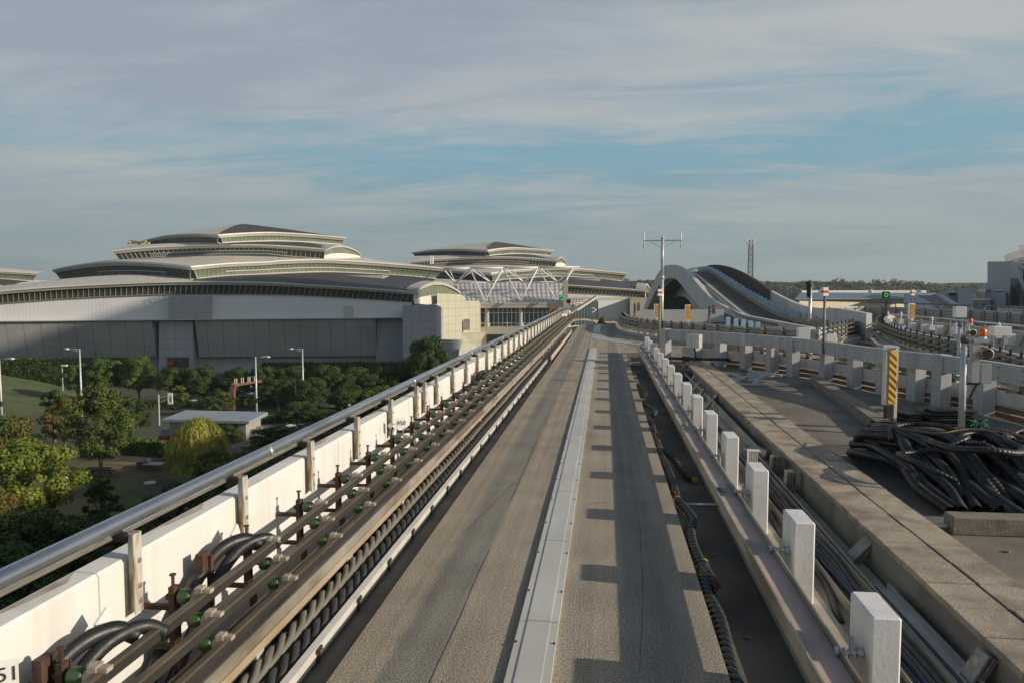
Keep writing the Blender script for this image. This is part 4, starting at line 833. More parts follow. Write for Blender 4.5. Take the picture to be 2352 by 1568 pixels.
for k in range(int(LP.len / 1.0)): a, r, f = LP.at(.3 + k * 1.0, .32); mb.box(a - o + ZA * .3, (.12, .12, .7), math.atan2(r.y, r.x))
mb.build('stiffener_row', GREYP, e)
# inner pipe handrail with triangular supports
a0 = PZ(2048, 722, 1.15); a1 = PZ(2352, 750, 1.15); d = (a1 - a0); e = empty('handrail', a0, 0, 'grey pipe handrail on tan triangular supports inside the looping track', 'handrail')
mb = MB(); mb.tube([Vector((0, 0, 0)), d, d * 1.25], .055, 10); mb.build('pipe', PIPE, e, True); mb = MB(); S2 = MB(); n = 10
sd = Vector((-d.y, d.x, 0)).normalized() * -1
if sd.y > 0: sd = -sd
TS = mat('tan_steel', (.42, .34, .20), .6, .1, .2, 6, .1, 40)
mb.box(ZA * -.5, (.07, .07, .9)); mb.bar(ZA * -.08, -d.normalized() * .55 + ZA * -.75, .05); mb.box(-d.normalized() * .2 + ZA * -.07, (.5, .08, .04), math.atan2(d.y, d.x)); tsm = mb.mesh('support', TS)
S2.bbox((0, 0, 0), (.30, .25, .42), .01); s2m = S2.mesh('white_block', SIGNW)
for k in range(n):
    q = bpy.data.objects.new('support', tsm); C.objects.link(q); q.parent = e; q.location = d * (.06 + .12 * k)
    if k < 1: continue
    q = bpy.data.objects.new('white_block', s2m); C.objects.link(q); q.parent = e; q.location = d * (.12 + .12 * k) + ZA * -.55 + Vector((.05, .5, 0))
mb = MB(); q0 = a0 + Vector((.6, 1.4, -1.0)); mb.sweep([(q0, -sd, ZA), (q0 + d * 1.2, -sd, ZA)], rect(-.06, .06, -.1, .75)); tag(mb.build('guide_wall', GREYP), 'straight grey wall behind the tan handrail supports', 'guide wall')
# back wall and railing across the right
D0 = PZ(1915, 699, .80); D1 = PZ(2060, 704, .80); D2 = PZ(2352, 718, .80)
DP = Path([(D0.x, D0.y, 0), (D1.x, D1.y, 0), (D2.x, D2.y, 0), (D2.x * 1.25, D2.y * .93, 0)])
DP = Path([tuple(PZ(u, v, .9).xy) + (0,) for u, v in ((1905, 705.5), (1990, 703.5), (2100, 707), (2230, 712), (2352, 719), (2500, 728))])
e = empty('guide_wall', (20, 60, 0), 0, 'long grey wall with a dark railing across the back of the yard at the right', 'guide wall'); o = Vector(e.location)
mb = MB(); mb.sweep([(a - o, r, u) for a, r, u in DP.fr(0, DP.len, 1)], rect(-.1, .1, -.6, .9)); mb.build('wall', GREYP, e)
mb = MB(); mb.tube([a - o + ZA * .35 for a, r, u in DP.fr(6, DP.len, 1, .15, .9)], .06, 8)
for k in range(int(DP.len / 1.9)): a, r, f = DP.at(6 + k * 1.9, .15, .9); mb.cyl(a - o + ZA * .35, a - o - ZA * .9, .05, 6)
mb.build('railing', mat('dark_blue_steel', (.14, .18, .20), .45, .5), e)
rails(DP, 1, DP.len - 1, 1.0, 0, 'dark conductor rails along the wall at the back of the yard', 'rail assemblies of the yard', side=-1, zr=(.72, .5, .3), gz=.05, brk=1.9)
# upright short marker stalks on the inner wall
for i, (u, v, y) in enumerate(((2035 + 5, 715, 34), (2070, 716, 33), (2141, 727, 29.5), (2226, 735, 27.5), (2295, 740, 26))):
    q = PY(u, v, y); mb = MB(); mb.cyl((q.x, y, q.z - .5), (q.x, y, q.z), .02, 6); mb.cyl((q.x, y, q.z - .14), (q.x, y, q.z - .05), .05, 8); mb.box((q.x, y, q.z - .4), (.16, .12, .18)); tag(mb.build('marker_stalk', SIGNW), '%s thin white stalk from the left along the pipe handrail' % nth(i + 1), 'marker', 'thin stalks along the pipe handrail')
# branch/yard road surface and markings
YM = mat('yard_road', (.13, .125, .115), .85, 0, .2, .6, .3, 90, speck=.2)
mb = MB(); mb.prism([(1.7, 52.2, -.06), (3.0, 63, -.06), (40, 63, -.06), (40, 20, -.06), (11.5, 12, -.06), (9.6, 12, -.06), (9.6, 28, -.06), (9.8, 34, -.06), (6, 38.5, -.06), (3.2, 43, -.06), (1.9, 47, -.06)], (0, 0, .03)); struct('yard_road', mb, YM)
mb = MB()
WM = mat('road_marking_white', (.55, .54, .50), .7, 0, .15, 3)
def mark(pts, w_):
    P = [PZ(u, v, -.024) for u, v in pts]; pa = Path([tuple(p) for p in P]); mb.sweep(pa.fr(0, pa.len, .6), rect(-w_, w_, 0, .004))
mark([(1953, 797), (1985, 775), (2010, 765)], .16); mark([(1945, 768), (1985, 755), (2012, 750)], .14); mark([(2008, 728), (1985, 722), (1965, 721)], .14); mark([(1965, 760), (1990, 757), (2013, 752)], .10)
for k in range(5): mark([(1995 + 2 * k, 770 + 5 * k), (2014 + 2 * k, 767 + 5 * k)], .06)
tag(mb.build('road_markings', WM), kind='structure')
# ================================================================ THE HUMPED VIADUCT
HC = [(13.2, 34, 0), (12.4, 40, 0), (11.7, 46, .0), (11.3, 52, .03), (11.2, 58, .15), (11.4, 66, .55), (11.9, 75, 1.1), (12.3, 85, 1.85), (12.4, 98, 3.2), (12.3, 108, 4.35), (12.0, 117, 5.0), (11.2, 128, 4.7), (10.4, 138, 2.6), (9.5, 150, -1.2)]
HP = Path(HC)
e = empty('humped_viaduct', (11, 66, 0), 0, 'elevated track rising over a tall hump with a white arched side wall', 'viaduct'); o = Vector(e.location)
sub = lambda L_: [(a - o, r, u) for a, r, u in L_]
HR = mat('hump_road', (.135, .115, .09), .88, 0, .2, .5, .2, 60, (.09, .085, .08), (.5, .62), .8, (3, .3, 1))
mb = MB(); mb.sweep(sub(HP.fr(0, HP.len, 1.5)), rect(-1.7, 4.0, -.5, .0)); mb.build('roadway', HR, e)
mb = MB(); mb.sweep(sub(HP.fr(2, HP.len, 1.5)), rect(-.28, .10, .005, .03)); mb.build('cover_strip', STRIP, e)
# left parapet (white) traced in depth
LT = [(1861, 752, 40), (1785, 738, 48), (1699, 720.6, 60), (1662, 703, 67), (1640, 690, 75), (1618.5, 670.7, 84), (1601, 651, 92), (1583.8, 631.6, 100), (1564, 616.6, 108), (1547, 609.3, 116), (1535, 609.5, 121), (1525, 613, 126), (1507.9, 633.8, 134), (1492.7, 668.5, 140), (1477.5, 711.5, 147)]
LTp = catmull([PY(*t) for t in LT], 6); iS = 4 * 6 - 3
LTf = LTp
IN = [(1640, 712, 75), (1612, 708.7, 84), (1594, 690, 92), (1579.5, 674, 99), (1560, 649, 107), (1549, 640.5, 114), (1536, 640, 120), (1525, 645, 125), (1508, 665, 134), (1497, 688, 139), (1487, 711.5, 145)]
INp = catmull([PY(*t) for t in IN], 6)
mb = MB()
WV = seam(mat('viaduct_white', (.60, .585, .56), .7, 0, .07, .5, .1, 30, (.48, .46, .43), (.5, .75), .6, (1, 1, .4)), (0, 1, 0), 3.2, .06, .75)
# solid part towards us
tp = LTp[:4 * 6 + 1]
bt = [Vector((p.x, p.y, -.6)) for p in tp]
th = Vector((.28, .08, 0))
def wall(mb, T, B, th):
    n = len(T); T2 = [p + th for p in T]; B2 = [p + th for p in B]
    mb.loft([p - o for p in T], [p - o for p in B]); mb.loft([p - o for p in B2], [p - o for p in T2]); mb.loft([p - o for p in T2], [p - o for p in T]); mb.loft([p - o for p in B], [p - o for p in B2])
    for i_ in (0, n - 1): mb.poly([T[i_] - o, B[i_] - o, B2[i_] - o, T2[i_] - o])
wall(mb, tp, bt, th)
tp2 = LTp[4 * 6:]
m_ = len(tp2) - 1; bi = [INp[min(len(INp) - 1, int(round(i * (len(INp) - 1) / m_)))] for i in range(m_ + 1)]
wall(mb, tp2, bi, th * 2.0)
mb.build('side_wall', WV, e)
mb = MB(); m2 = [p + Vector((1.3, .4, 0)) for p in bi]; mb.loft([p - o for p in bi], [p - o for p in m2]); mb.build('arch_soffit', WV, e)
# wall seen through the arch, with a smaller dark arch in it
mb = MB(); bk = [(p + Vector((3.9, 3.0, 0))) for p in bi]; mb.loft([p - o for p in bk], [Vector((p.x, p.y, -4)) - o for p in bk]); mb.build('inner_wall', mat('inner_wall_grey', (.50, .54, .57), .8, 0, .1, .5), e)
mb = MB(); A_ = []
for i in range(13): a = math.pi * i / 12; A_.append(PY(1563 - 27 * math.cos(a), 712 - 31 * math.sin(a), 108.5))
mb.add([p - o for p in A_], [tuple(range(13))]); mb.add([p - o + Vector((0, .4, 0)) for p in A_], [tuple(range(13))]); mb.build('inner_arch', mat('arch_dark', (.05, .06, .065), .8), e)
# right parapet: dark inner face, pale upper run at the near end
RT = [(1990, 720, 40), (1921, 708.5, 46), (1872, 707.6, 54), (1840, 701, 58), (1807, 688, 65), (1770.4, 668.5, 75), (1742, 648, 85), (1699, 624, 100), (1662, 611, 113), (1633.7, 608.8, 124), (1614, 616, 132), (1600, 630, 140)]
RTp = catmull([PY(*t) for t in RT], 6)
def rbase(p):
    i = min(range(len(HP.p)), key=lambda k: abs(HP.p[k].y - p.y)); return HP.p[i].z
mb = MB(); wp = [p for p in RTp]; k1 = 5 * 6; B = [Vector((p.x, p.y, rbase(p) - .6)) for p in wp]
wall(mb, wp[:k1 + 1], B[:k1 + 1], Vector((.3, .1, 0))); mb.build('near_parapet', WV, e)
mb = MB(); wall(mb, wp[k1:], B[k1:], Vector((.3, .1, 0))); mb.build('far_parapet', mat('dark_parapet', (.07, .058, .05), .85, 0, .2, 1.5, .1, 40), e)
mb = MB()
for off, z in ((1.9, .62), (1.9, .45), (1.95, .28)): mb.sweep(sub(HP.fr(6, HP.len - 4, 1.5, off - .25)), rect(-.05, .05, z - .04, z + .04))
mb.build('rail', CRAIL, e)
mb = MB(); mb.sweep(sub(HP.fr(6, 64, 1.5, -1.35)), rect(-.06, .06, .35, .5)); mb.build('left_rail', CRAIL, e)
# pale blue posts on the hump
d = 1.0; k = 0; bp = None; total = 44
while k < total:
    a, r, f = HP.at(7 + k * 2.45, 2.45)
    if a.y > 124: break
    if bp is None: bp = MB(); bp.bbox((0, 0, .34), (.34, .36, .82), .015); bpm = bp.mesh('blue_post', BLUEP)
    q = bpy.data.objects.new('blue_post', bpm); C.objects.link(q); q.location = a; q.rotation_euler = (0, 0, math.atan2(-f.x, f.y))
    tag(q, 'nearest pale blue post at the foot of the humped viaduct' if k == 0 else '%s pale blue post counted from the foot of the humped viaduct' % nth(k + 1), 'post', 'pale blue posts along the humped track'); k += 1
# low wall and blue posts below the left parapet
q0 = PY(1466, 718, 64); q1 = PY(1664, 711, 60)
mb = MB(); P = [PY(1462, 728, 62), PY(1466, 716, 62.5), PY(1474, 711.5, 63), PY(1664, 711, 62)]; P = P + [Vector((P[-1].x, P[-1].y, -.7)), Vector((P[0].x, P[0].y, -.7))]
mb.prism([Vector((p.x, 62 + (p.x - 2.5) * .02, p.z)) for p in P], (0, .35, 0)); tag(mb.build('low_wall', WV), 'low white wall in front of the arched side of the hump', 'wall')
for i, (u, v) in enumerate(((1672, 735), (1690, 738), (1707, 741), (1724, 744), (1740, 747))):
    q = PY(u, v, 44 - i); ob = bpy.data.objects.new('blue_post', bpm); C.objects.link(ob); ob.scale = (.62, .62, .6); ob.location = (q.x, q.y, q.z - .3); tag(ob, '%s pale blue post from the left behind the far guide wall' % nth(i + 1), 'post', 'pale blue posts behind the far guide wall')
# ramp surface joining hump foot to the yard guide wall with tubular curve
TP = Path([tuple(PZ(u, v, .75).xy) + (0,) for u, v in ((1925, 722), (1960, 728), (1985, 734), (1987, 741), (1960, 749), (1925, 757), (1900, 762))])
rails(TP, .1, TP.len - .1, 0, 0, 'dark conductor rails rounding the end of the hump approach', 'rail assemblies of the yard', side=1, zr=(.9, .7, .5), gz=.2, brk=1.0)
mb = MB(); mb.sweep(TP.fr(0, TP.len, .6, -.25), rect(-.08, .08, -.1, .22)); mb.sweep(TP.fr(0, TP.len, .6, .35), rect(-.08, .08, .1, .9)); tag(mb.build('guide_wall', GREYP), 'short curved guide wall rounding the end of the hump approach', 'guide wall')
# antenna mast
q = PY(1522, 545, 50); zt = q.z; e = empty('antenna_mast', (q.x, 50, -.1), 0, 'tall grey mast with a crossbar and two white upright antennas', 'antenna mast')
mb = MB(); mb.cyl((0, 0, 0), (0, 0, 3.3), .11, 12); mb.cyl((0, 0, 3.3), (0, 0, zt), .09, 12); mb.cyl((0, 0, 3.25), (0, 0, 3.45), .14, 12); mb.cyl((0, 0, zt), (0, 0, zt + .1), .11, 10); mb.build('pole', LAMPW, e, True)
mb = MB(); mb.bar((-1.15, 0, zt - .12), (1.2, 0, zt - .12), .07); mb.bar((-.75, 0, zt - .16), (0, 0, zt - .62), .03); mb.bar((.75, 0, zt - .16), (0, 0, zt - .62), .03); mb.build('crossbar', GALV, e)
for sx in (-1.15, 1.12): mb = MB(); mb.cyl((sx, 0, zt - .62), (sx, 0, zt + .45), .04, 8); mb.build('antenna', SIGNW, e, True)
mb = MB()
for k in range(9): mb.bar((-.14 if k % 2 else .14, 0, .8 + k * .52), (0, 0, .8 + k * .52), .02)
mb.build('climbing_step', BOLT, e)
# equipment by the arch
for i, (u, v, y) in enumerate(((1464, 713, 58), (1636, 720, 55))):
    q = PY(u, v, y); e = empty('signal_box', (q.x, y, q.z), 0, ['small dark signal with a red light cap left of the arched wall', 'small dark signal with a red light cap right of the arch opening'][i], 'signal', 'small red-capped signals by the arched wall'); mb = MB(); mb.cyl((-.2, 0, -.9), (-.2, 0, .5), .07, 8); mb.bar((-.2, 0, .1), (.08, 0, .1), .05); mb.box((.08, -.02, .18), (.2, .16, .42)); mb.build('post_body', CONCD, e); mb = MB(); mb.box((.08, -.02, .5), (.16, .14, .16)); mb.build('lamp', RED, e)
# ================================================================ GROUND LEVEL
GZ = -12.0
GRASS = mat('lawn', (.105, .105, .035), .95, 0, .3, .35, .3, 8, (.22, .16, .075), (.42, .62), .13, speck=.3)
mb = MB(); mb.add([(-3000, -400, GZ), (3000, -400, GZ), (3000, 3500, GZ), (-3000, 3500, GZ)], [(0, 1, 2, 3)]); struct('ground', mb, mat('open_ground', (.075, .08, .035), .95, 0, .3, .02, 0, 10, (.10, .095, .07), (.45, .6), .01))
def gpoly(name, uv, m_, h=.004, z=GZ): 
    mb = MB(); mb.poly([PZ(u, v, z) + Vector((0, 0, h)) for u, v in uv]); return struct(name, mb, m_)
gpoly('lawn', [(-500, 1500), (700, 1500), (640, 1062), (300, 1052), (0, 1048), (-500, 1040)], GRASS, .004)
ASPH = mat('path_asphalt', (.055, .056, .056), .9, 0, .2, .8, .2, 50)
gpoly('path', [(-500, 1050), (0, 1052), (300, 1060), (640, 1075), (900, 1060), (900, 1038), (600, 1046), (300, 1036), (0, 1028), (-500, 1020)], ASPH, .008)
gpoly('road', [(-400, 955), (100, 948), (440, 940), (1050, 925), (1050, 895), (440, 905), (100, 915), (-400, 925)], ASPH, .008)
gpoly('parking', [(560, 1000), (800, 1000), (900, 940), (560, 940)], mat('parking_surface', (.14, .13, .115), .9, 0, .2, .5), .008)
e = None
mb = MB(); rows = []
for kk, (vv, hh) in enumerate(((965, .02), (945, .7), (925, 1.7), (908, 2.3), (895, 2.2), (888, .1))):
    rows.append([PZ(-320 + 46 * i, vv - 3 * math.sin(i), GZ) + ZA * hh * max(.01, min(1, (11 - i) / 4.0)) * (1 + .08 * math.sin(i * 1.7 + kk)) for i in range(12)])
for a, b in zip(rows, rows[1:]): mb.loft(a, b)
struct('embankment', mb, mat('embankment_grass', (.085, .12, .04), .95, 0, .35, .5, .4, 6, (.12, .12, .05), (.45, .65), .3, speck=.35), True)
# far hills
random.seed(3)
mb = MB(); Y0 = 620
def hz(x): return 9.8 + 1.6 * math.sin(x * .013 + 1) + 1.0 * math.sin(x * .041) + .6 * math.sin(x * .11 + 2)
n = 120; A = []; B = []; Cc = []
for i in range(n + 1):
    x = -200 + 900 * i / n; h = hz(x) - 3.5; A.append((x, Y0 - 30, GZ)); B.append((x, Y0, h)); Cc.append((x, Y0 + 200, h + 1))
mb.loft(A, B); mb.loft(B, Cc); struct('hills', mb, mat('far_hill', (.05, .06, .035), .95, 0, .3, .05))
mb = MB()
def clump(mb, c, r, n, leaf, fl=1.0):
    for _ in range(n):
        a = random.uniform(0, 6.283); b = math.asin(random.uniform(-.5, 1)); d = Vector((math.cos(a) * math.cos(b), math.sin(a) * math.cos(b), math.sin(b) * fl)); p = Vector(c) + d * r * random.uniform(.75, 1.05)
        u = Vector((random.gauss(0, 1), random.gauss(0, 1), random.gauss(0, 1))); u = (u - d * u.dot(d) * .6).normalized() * leaf; w_ = u.cross(d + Vector((random.uniform(-.5, .5), random.uniform(-.5, .5), random.uniform(-.5, .5)))).normalized() * leaf * .7
        mb.add([p - u, p - w_, p + u, p + w_], [(0, 1, 2, 3)])
for i in range(900):
    x = random.uniform(-150, 520); y = Y0 - random.uniform(0, 34); t = (Y0 - y) / 34; z = (hz(x) - 3.2) * (1 - t) + (-3) * t
    clump(mb, (x, y, z), random.uniform(2.2, 4.4), 42, .75, .8)
tag(mb.build('woodland', leafmat('far_foliage', (.10, .125, .085), (.16, .175, .11), (.19, .17, .11), .15, .05)), 'distant wooded ridge along the horizon at the right', 'woodland', None, 'stuff')
# lattice tower
q = PY(1725, 552, 260); e = empty('lattice_tower', (q.x, 260, GZ), 0, 'distant steel lattice mast with antennas on top', 'lattice tower'); Ht = q.z - GZ; mb = MB()
def cw(h): return 1.0 - .4 * h / Ht
cs = [(-1, -1), (1, -1), (1, 1), (-1, 1)]; nb = 16
for i in range(nb):
    h0, h1 = Ht * i / nb, Ht * (i + 1) / nb
    for k in range(4):
        a, b = cs[k], cs[(k + 1) % 4]; w0, w1 = cw(h0), cw(h1)
        mb.bar((a[0] * w0, a[1] * w0, h0), (a[0] * w1, a[1] * w1, h1), .08); mb.bar((a[0] * w0, a[1] * w0, h0), (b[0] * w1, b[1] * w1, h1), .09); mb.bar((b[0] * w0, b[1] * w0, h0), (a[0] * w1, a[1] * w1, h1), .09); mb.bar((a[0] * w1, a[1] * w1, h1), (b[0] * w1, b[1] * w1, h1), .09)
mb.build('frame', mat('mast_grey', (.10, .10, .10), .6, .3), e); mb = MB()
for k in range(8): a = k * .785; mb.cyl((1.3 * math.cos(a), 1.3 * math.sin(a), Ht - 1.6), (1.3 * math.cos(a), 1.3 * math.sin(a), Ht + .4), .09, 6); mb.bar((0, 0, Ht - 1), (1.3 * math.cos(a), 1.3 * math.sin(a), Ht - 1), .06)
mb.build('antenna', SIGNW, e)
# ================================================================ HALLS
ROOFL = seam(mat('roof_beige', (.72, .66, .56), .5, .1, .06, .3), FAX, .9, .12, .82)
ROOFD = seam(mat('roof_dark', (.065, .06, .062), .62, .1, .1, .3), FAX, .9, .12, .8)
FASC = mat('fascia_beige', (.52, .49, .42), .55, .1, .06, .3)
FASD = mat('fascia_white', (.74, .72, .66), .5, .1, .05, .3)
GLS = mat('glass_dark_green', (.045, .055, .035), .2, 0, .25, .25, spec=.7)
GLSL = mat('glass_pale_green', (.17, .20, .135), .22, 0, .16, .35, spec=.6)
MULL = mat('mullion_grey', (.42, .42, .38), .5, .2, .05, 1)
PANW = seam(mat('white_panel', (.70, .70, .70), .5, .1, .04, .3), FAX, .58, .05, .78)
PANG = seam(mat('grey_panel', (.36, .365, .355), .75, 0, .06, .15, .1, 5, (.31, .31, .305), (.45, .6), .1, streak=.25), FAX, 2.55, .08, .45)
TAN = seam(mat('tan_panel', (.52, .50, .38), .65, 0, .05, .2), FAX, 1.7, .07, .62, ZA, 1.5)
GRYB = seam(mat('grey_block_panel', (.37, .385, .395), .65, 0, .06, .2), FAX, 1.7, .07, .6, ZA, 1.5)
def resam(P, n):
    us = [p[0] for p in P]; out = []
    Q = catmull([(p[0], p[1], 0) for p in P], 8)
    for i in range(n + 1):
        u = us[0] + (us[-1] - us[0]) * i / n; k = 0
        while k < len(Q) - 2 and Q[k + 1].x < u: k += 1
        a, b = Q[k], Q[k + 1]; t = (u - a.x) / max(1e-6, b.x - a.x); out.append((u, a.y + (b.y - a.y) * t))
    return out
def curve3(P, d0, d1, n): return [PC(u, v, d0 + (d1 - d0) * i / n) for i, (u, v) in enumerate(resam(P, n))]
def tierface(e, T, B, d0, d1, n, f1, f2, glass, fasc, inset=1.3, transom=None, tr=(0.2, .8), sill=None):
    """arched window band under an overhanging eave; glass leans back below the fascia"""
    tt = curve3(T, d0, d1, n); bb = curve3(B, d0 + .3, d1 + .3, n)
    fw = (tt[-1] - tt[0]); fw.z = 0; nrm = Vector((fw.y, -fw.x, 0)).normalized()
    if nrm.dot(CAMP - tt[0]) < 0: nrm = -nrm
    L = lambda f: [a.lerp(b, f) for a, b in zip(tt, bb)]
    def back(P, k): return [p - nrm * k for p in P]
    lip = L(f1 * .35); low = back(L(f1), .35); g0 = back(L(f1), .7); g1 = back(L(f2), inset); g2 = bb if sill else back(L(1), inset)
    mb = MB(); mb.loft(tt, lip); mb.loft(back(tt, 1.2), tt); mb.build('eave', FASD, e)
    mb = MB(); mb.loft(back(lip, .15), low); mb.loft(lip, back(lip, .15)); mb.loft(low, g0); mb.build('fascia', fasc, e)
    mb = MB(); mb.loft(g0, g1); w_ = mb.build('window_band', glass, e)
    mb = MB()
    for a, b in zip(g0, g1): mb.bar(a + nrm * .06, b + nrm * .06, .075, .08)
    if transom:
        i0, i1 = int(n * tr[0]), int(n * tr[1])
        tm = [a.lerp(b, transom) + nrm * .1 for a, b in zip(g0, g1)]
        for i in range(i0, i1): mb.bar(tm[i], tm[i + 1], .12, .16); m3 = tm[i].lerp(tm[i + 1], .5); mb.bar(m3, g1[i].lerp(g1[i + 1], .5) + nrm * .1, .08, .08)
    mb.build('window_frame', MULL, w_)
    mb = MB(); s0 = [p + nrm * .16 for p in g1]; s1 = back(bb, .2); mb.loft(s0, s1); mb.loft(g1, s0); mb.build('sill', sill or FASC, e)
    return tt, bb
def roofloft(e, A, dA, B, dB, m_, n=24, lift=.02, bow=0.):
    a = [PC(u, v, dA[0] + (dA[1] - dA[0]) * i / n) + ZA * lift for i, (u, v) in enumerate(resam(A, n))]; b = [PC(u, v, dB[0] + (dB[1] - dB[0]) * i / n) for i, (u, v) in enumerate(resam(B, n))]
    mb = MB(); mb.loft(a, b); return mb.build('roof', m_, e)
hall = empty('exhibition_hall', PC(480, 870, 131), 0, 'large tiered exhibition hall with stacked curved roofs nearest on the left', 'hall', 'tiered exhibition halls with curved roofs')
H_ = hall
BX = empty('builder_frame'); H_ = BX       # built in world space, re-based onto the hall's own origin below
T1t = [(-150, 688), (-80, 677), (0, 667.8), (80, 661), (156, 656), (325, 648), (443, 645.7), (612, 648), (727, 654.5), (857, 662.6), (955, 670.5)]
T1b = [(-150, 717), (-80, 706), (0, 697), (80, 691), (156, 686), (325, 678.5), (443, 677), (612, 677.4), (727, 681), (857, 688.6), (945, 695)]
D1 = (124, 139)
tierface(H_, T1t, T1b, D1[0], D1[1], 88, .30, .97, GLS, FASC, 1.2)
T2l = [(118, 620.5), (156, 612), (208, 604), (271, 600), (338.5, 602.7), (390.6, 606.6), (437.5, 611.8)]; T2lb = [(127, 643), (161.5, 640.5), (208, 636.5), (271, 634), (338.5, 635), (390.6, 639), (440, 643.8)]
T2r = [(438, 611.8), (521, 604.5), (612.5, 600.9), (648.6, 597.5), (742, 595.7), (831, 600), (935, 608), (1023.5, 615.7)]; T2rb = [(443, 643.5), (521, 635.5), (612, 631), (648.6, 629), (742, 626), (831, 629), (935, 635), (1006, 642)]
tierface(H_, T2l, T2lb, 172, 141, 52, .30, .92, GLS, GREYP, 1.2, .55, (.3, .8), ROOFL)
tierface(H_, T2r, T2rb, 141, 182, 56, .30, .90, GLSL, FASC, 1.2, .55, (.16, .82), FASD)
T3 = [(256.5, 575.5), (338, 567.5), (442, 563), (521, 561.5), (600, 562), (680, 566), (747.5, 571.4)]; T3b = [(270.8, 598), (364.6, 591), (468.7, 585.8), (544, 583.5), (612, 584), (648.6, 588), (742, 594.9)]
tierface(H_, T3, T3b, 160, 164, 44, .34, .92, GLS, FASC, 1.0, .5, (.18, .82), FASC)
T4l = [(331, 552), (377.6, 541.5), (416.6, 537.6), (455.7, 536.3), (501, 539)]; T4lb = [(339, 562.5), (377.6, 561), (416.6, 559.3), (455.7, 559.2), (502, 560.3)]
T4r = [(501, 539), (560, 535), (612.5, 533.2), (648.6, 534.2), (726.7, 539), (796.5, 546)]; T4rb = [(505, 560), (560, 556.8), (612, 555.2), (648.6, 555), (726.7, 558.4), (788, 563.3)]
tierface(H_, T4l, T4lb, 178, 158, 26, .36, .9, GLS, GREYP, .9, None, (0, 1), ROOFL)
tierface(H_, T4r, T4rb, 158, 184, 32, .40, .86, GLSL, FASC, .9, None, (0, 1), FASD)
# roofs
pk = (560, 515)
roofloft(H_, [(331, 552), (377.6, 541.5), (416.6, 537.6), (455.7, 536.3), (501, 539)], (178, 158), [(331, 552.2), (385, 541.0), (427, 533.7), (480, 525), (520, 519.5), (560, 515)], (181, 166.8), ROOFL)
mb = MB(); m1 = [PC(501, 539, 158), PC(515, 530, 161), PC(532, 522.5, 165), PC(546, 518, 168), PC(560, 515, 171)]; m2 = curve3(T4r, 158, 184, 4); 
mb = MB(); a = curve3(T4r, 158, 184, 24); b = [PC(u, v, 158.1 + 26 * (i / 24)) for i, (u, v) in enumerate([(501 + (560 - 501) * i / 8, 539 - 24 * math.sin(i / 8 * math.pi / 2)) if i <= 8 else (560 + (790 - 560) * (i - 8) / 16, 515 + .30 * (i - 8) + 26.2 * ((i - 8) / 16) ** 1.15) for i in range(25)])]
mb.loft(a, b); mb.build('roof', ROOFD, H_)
roofloft(H_, T3[:4], (160, 162.1), T4lb[:4] + [(521, 560.5)] if False else [(270, 570), (337, 562.3), (416, 559), (521, 560.2)], (168, 163), ROOFL)
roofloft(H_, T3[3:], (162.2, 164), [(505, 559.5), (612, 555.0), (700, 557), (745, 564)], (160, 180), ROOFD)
roofloft(H_, T2l, (172, 141), [(256, 600), (275, 592), (330, 590), (380, 587), (450, 583)], (178, 168), ROOFL)
roofloft(H_, T2r, (141, 182), [(430, 584), (540, 580), (612, 579), (648, 582), (742, 589), (827, 591), (860, 597.5), (1000, 612.5)], (168, 192), ROOFL)
roofloft(H_, [p for p in T1t if p[0] <= 443], (D1[0], D1[0] + (D1[1] - D1[0]) * .54), [(-150, 676), (-60, 664), (60, 651), (125, 643.5), (187, 637.5), (271, 632.5), (338, 633.5), (390, 637), (443, 642)], (166, 143.5), ROOFL)
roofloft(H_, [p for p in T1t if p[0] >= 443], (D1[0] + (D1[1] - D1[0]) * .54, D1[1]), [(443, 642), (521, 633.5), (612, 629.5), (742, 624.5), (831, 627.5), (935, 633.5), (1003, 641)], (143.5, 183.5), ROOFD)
# rounded gable ends looking right
def gable(A, Bse, d0, d1, m_glass, n=16, rim=.9, extra=None):
    a = curve3(A, d0, d1, n); b = curve3(Bse, d0 + .3, d1 + .3, n)
    mid = [p.lerp(q, .14) for p, q in zip(a, b)]
    mb = MB(); mb.loft(a, mid); mb.loft([p + Vector((-2.5, 1.2, .2)) for p in a], a); mb.build('gable_rim', FASC, H_)
    md = [p + Vector((-.3, .5, 0)) for p in mid]; gl = [p.lerp(q, .52) for p, q in zip(md, b)]
    mb = MB(); mb.loft(md, gl); w_ = mb.build('gable_window', m_glass, H_); mb = MB()
    for p, q in zip(md, gl): mb.bar(p, q, .10)
    mb.build('window_frame', MULL, w_)
    mb = MB(); mb.loft(gl, b); mb.build('gable_wall', FASD, H_)
gable([(747.5, 575), (765.8, 566), (791.8, 565), (812.6, 572.7), (830, 584)], [(744, 595), (765, 594.5), (791, 594), (812, 593), (827, 592)], 164.2, 182, GLSL)
gable([(951, 672), (968, 659), (990, 649.5), (1005, 647.5), (1022, 650), (1040, 658), (1059, 671)], [(952, 698.5), (968, 699), (990, 699), (1005, 699), (1022, 699), (1040, 699), (1058, 699)], 139.2, 168, GLSL)
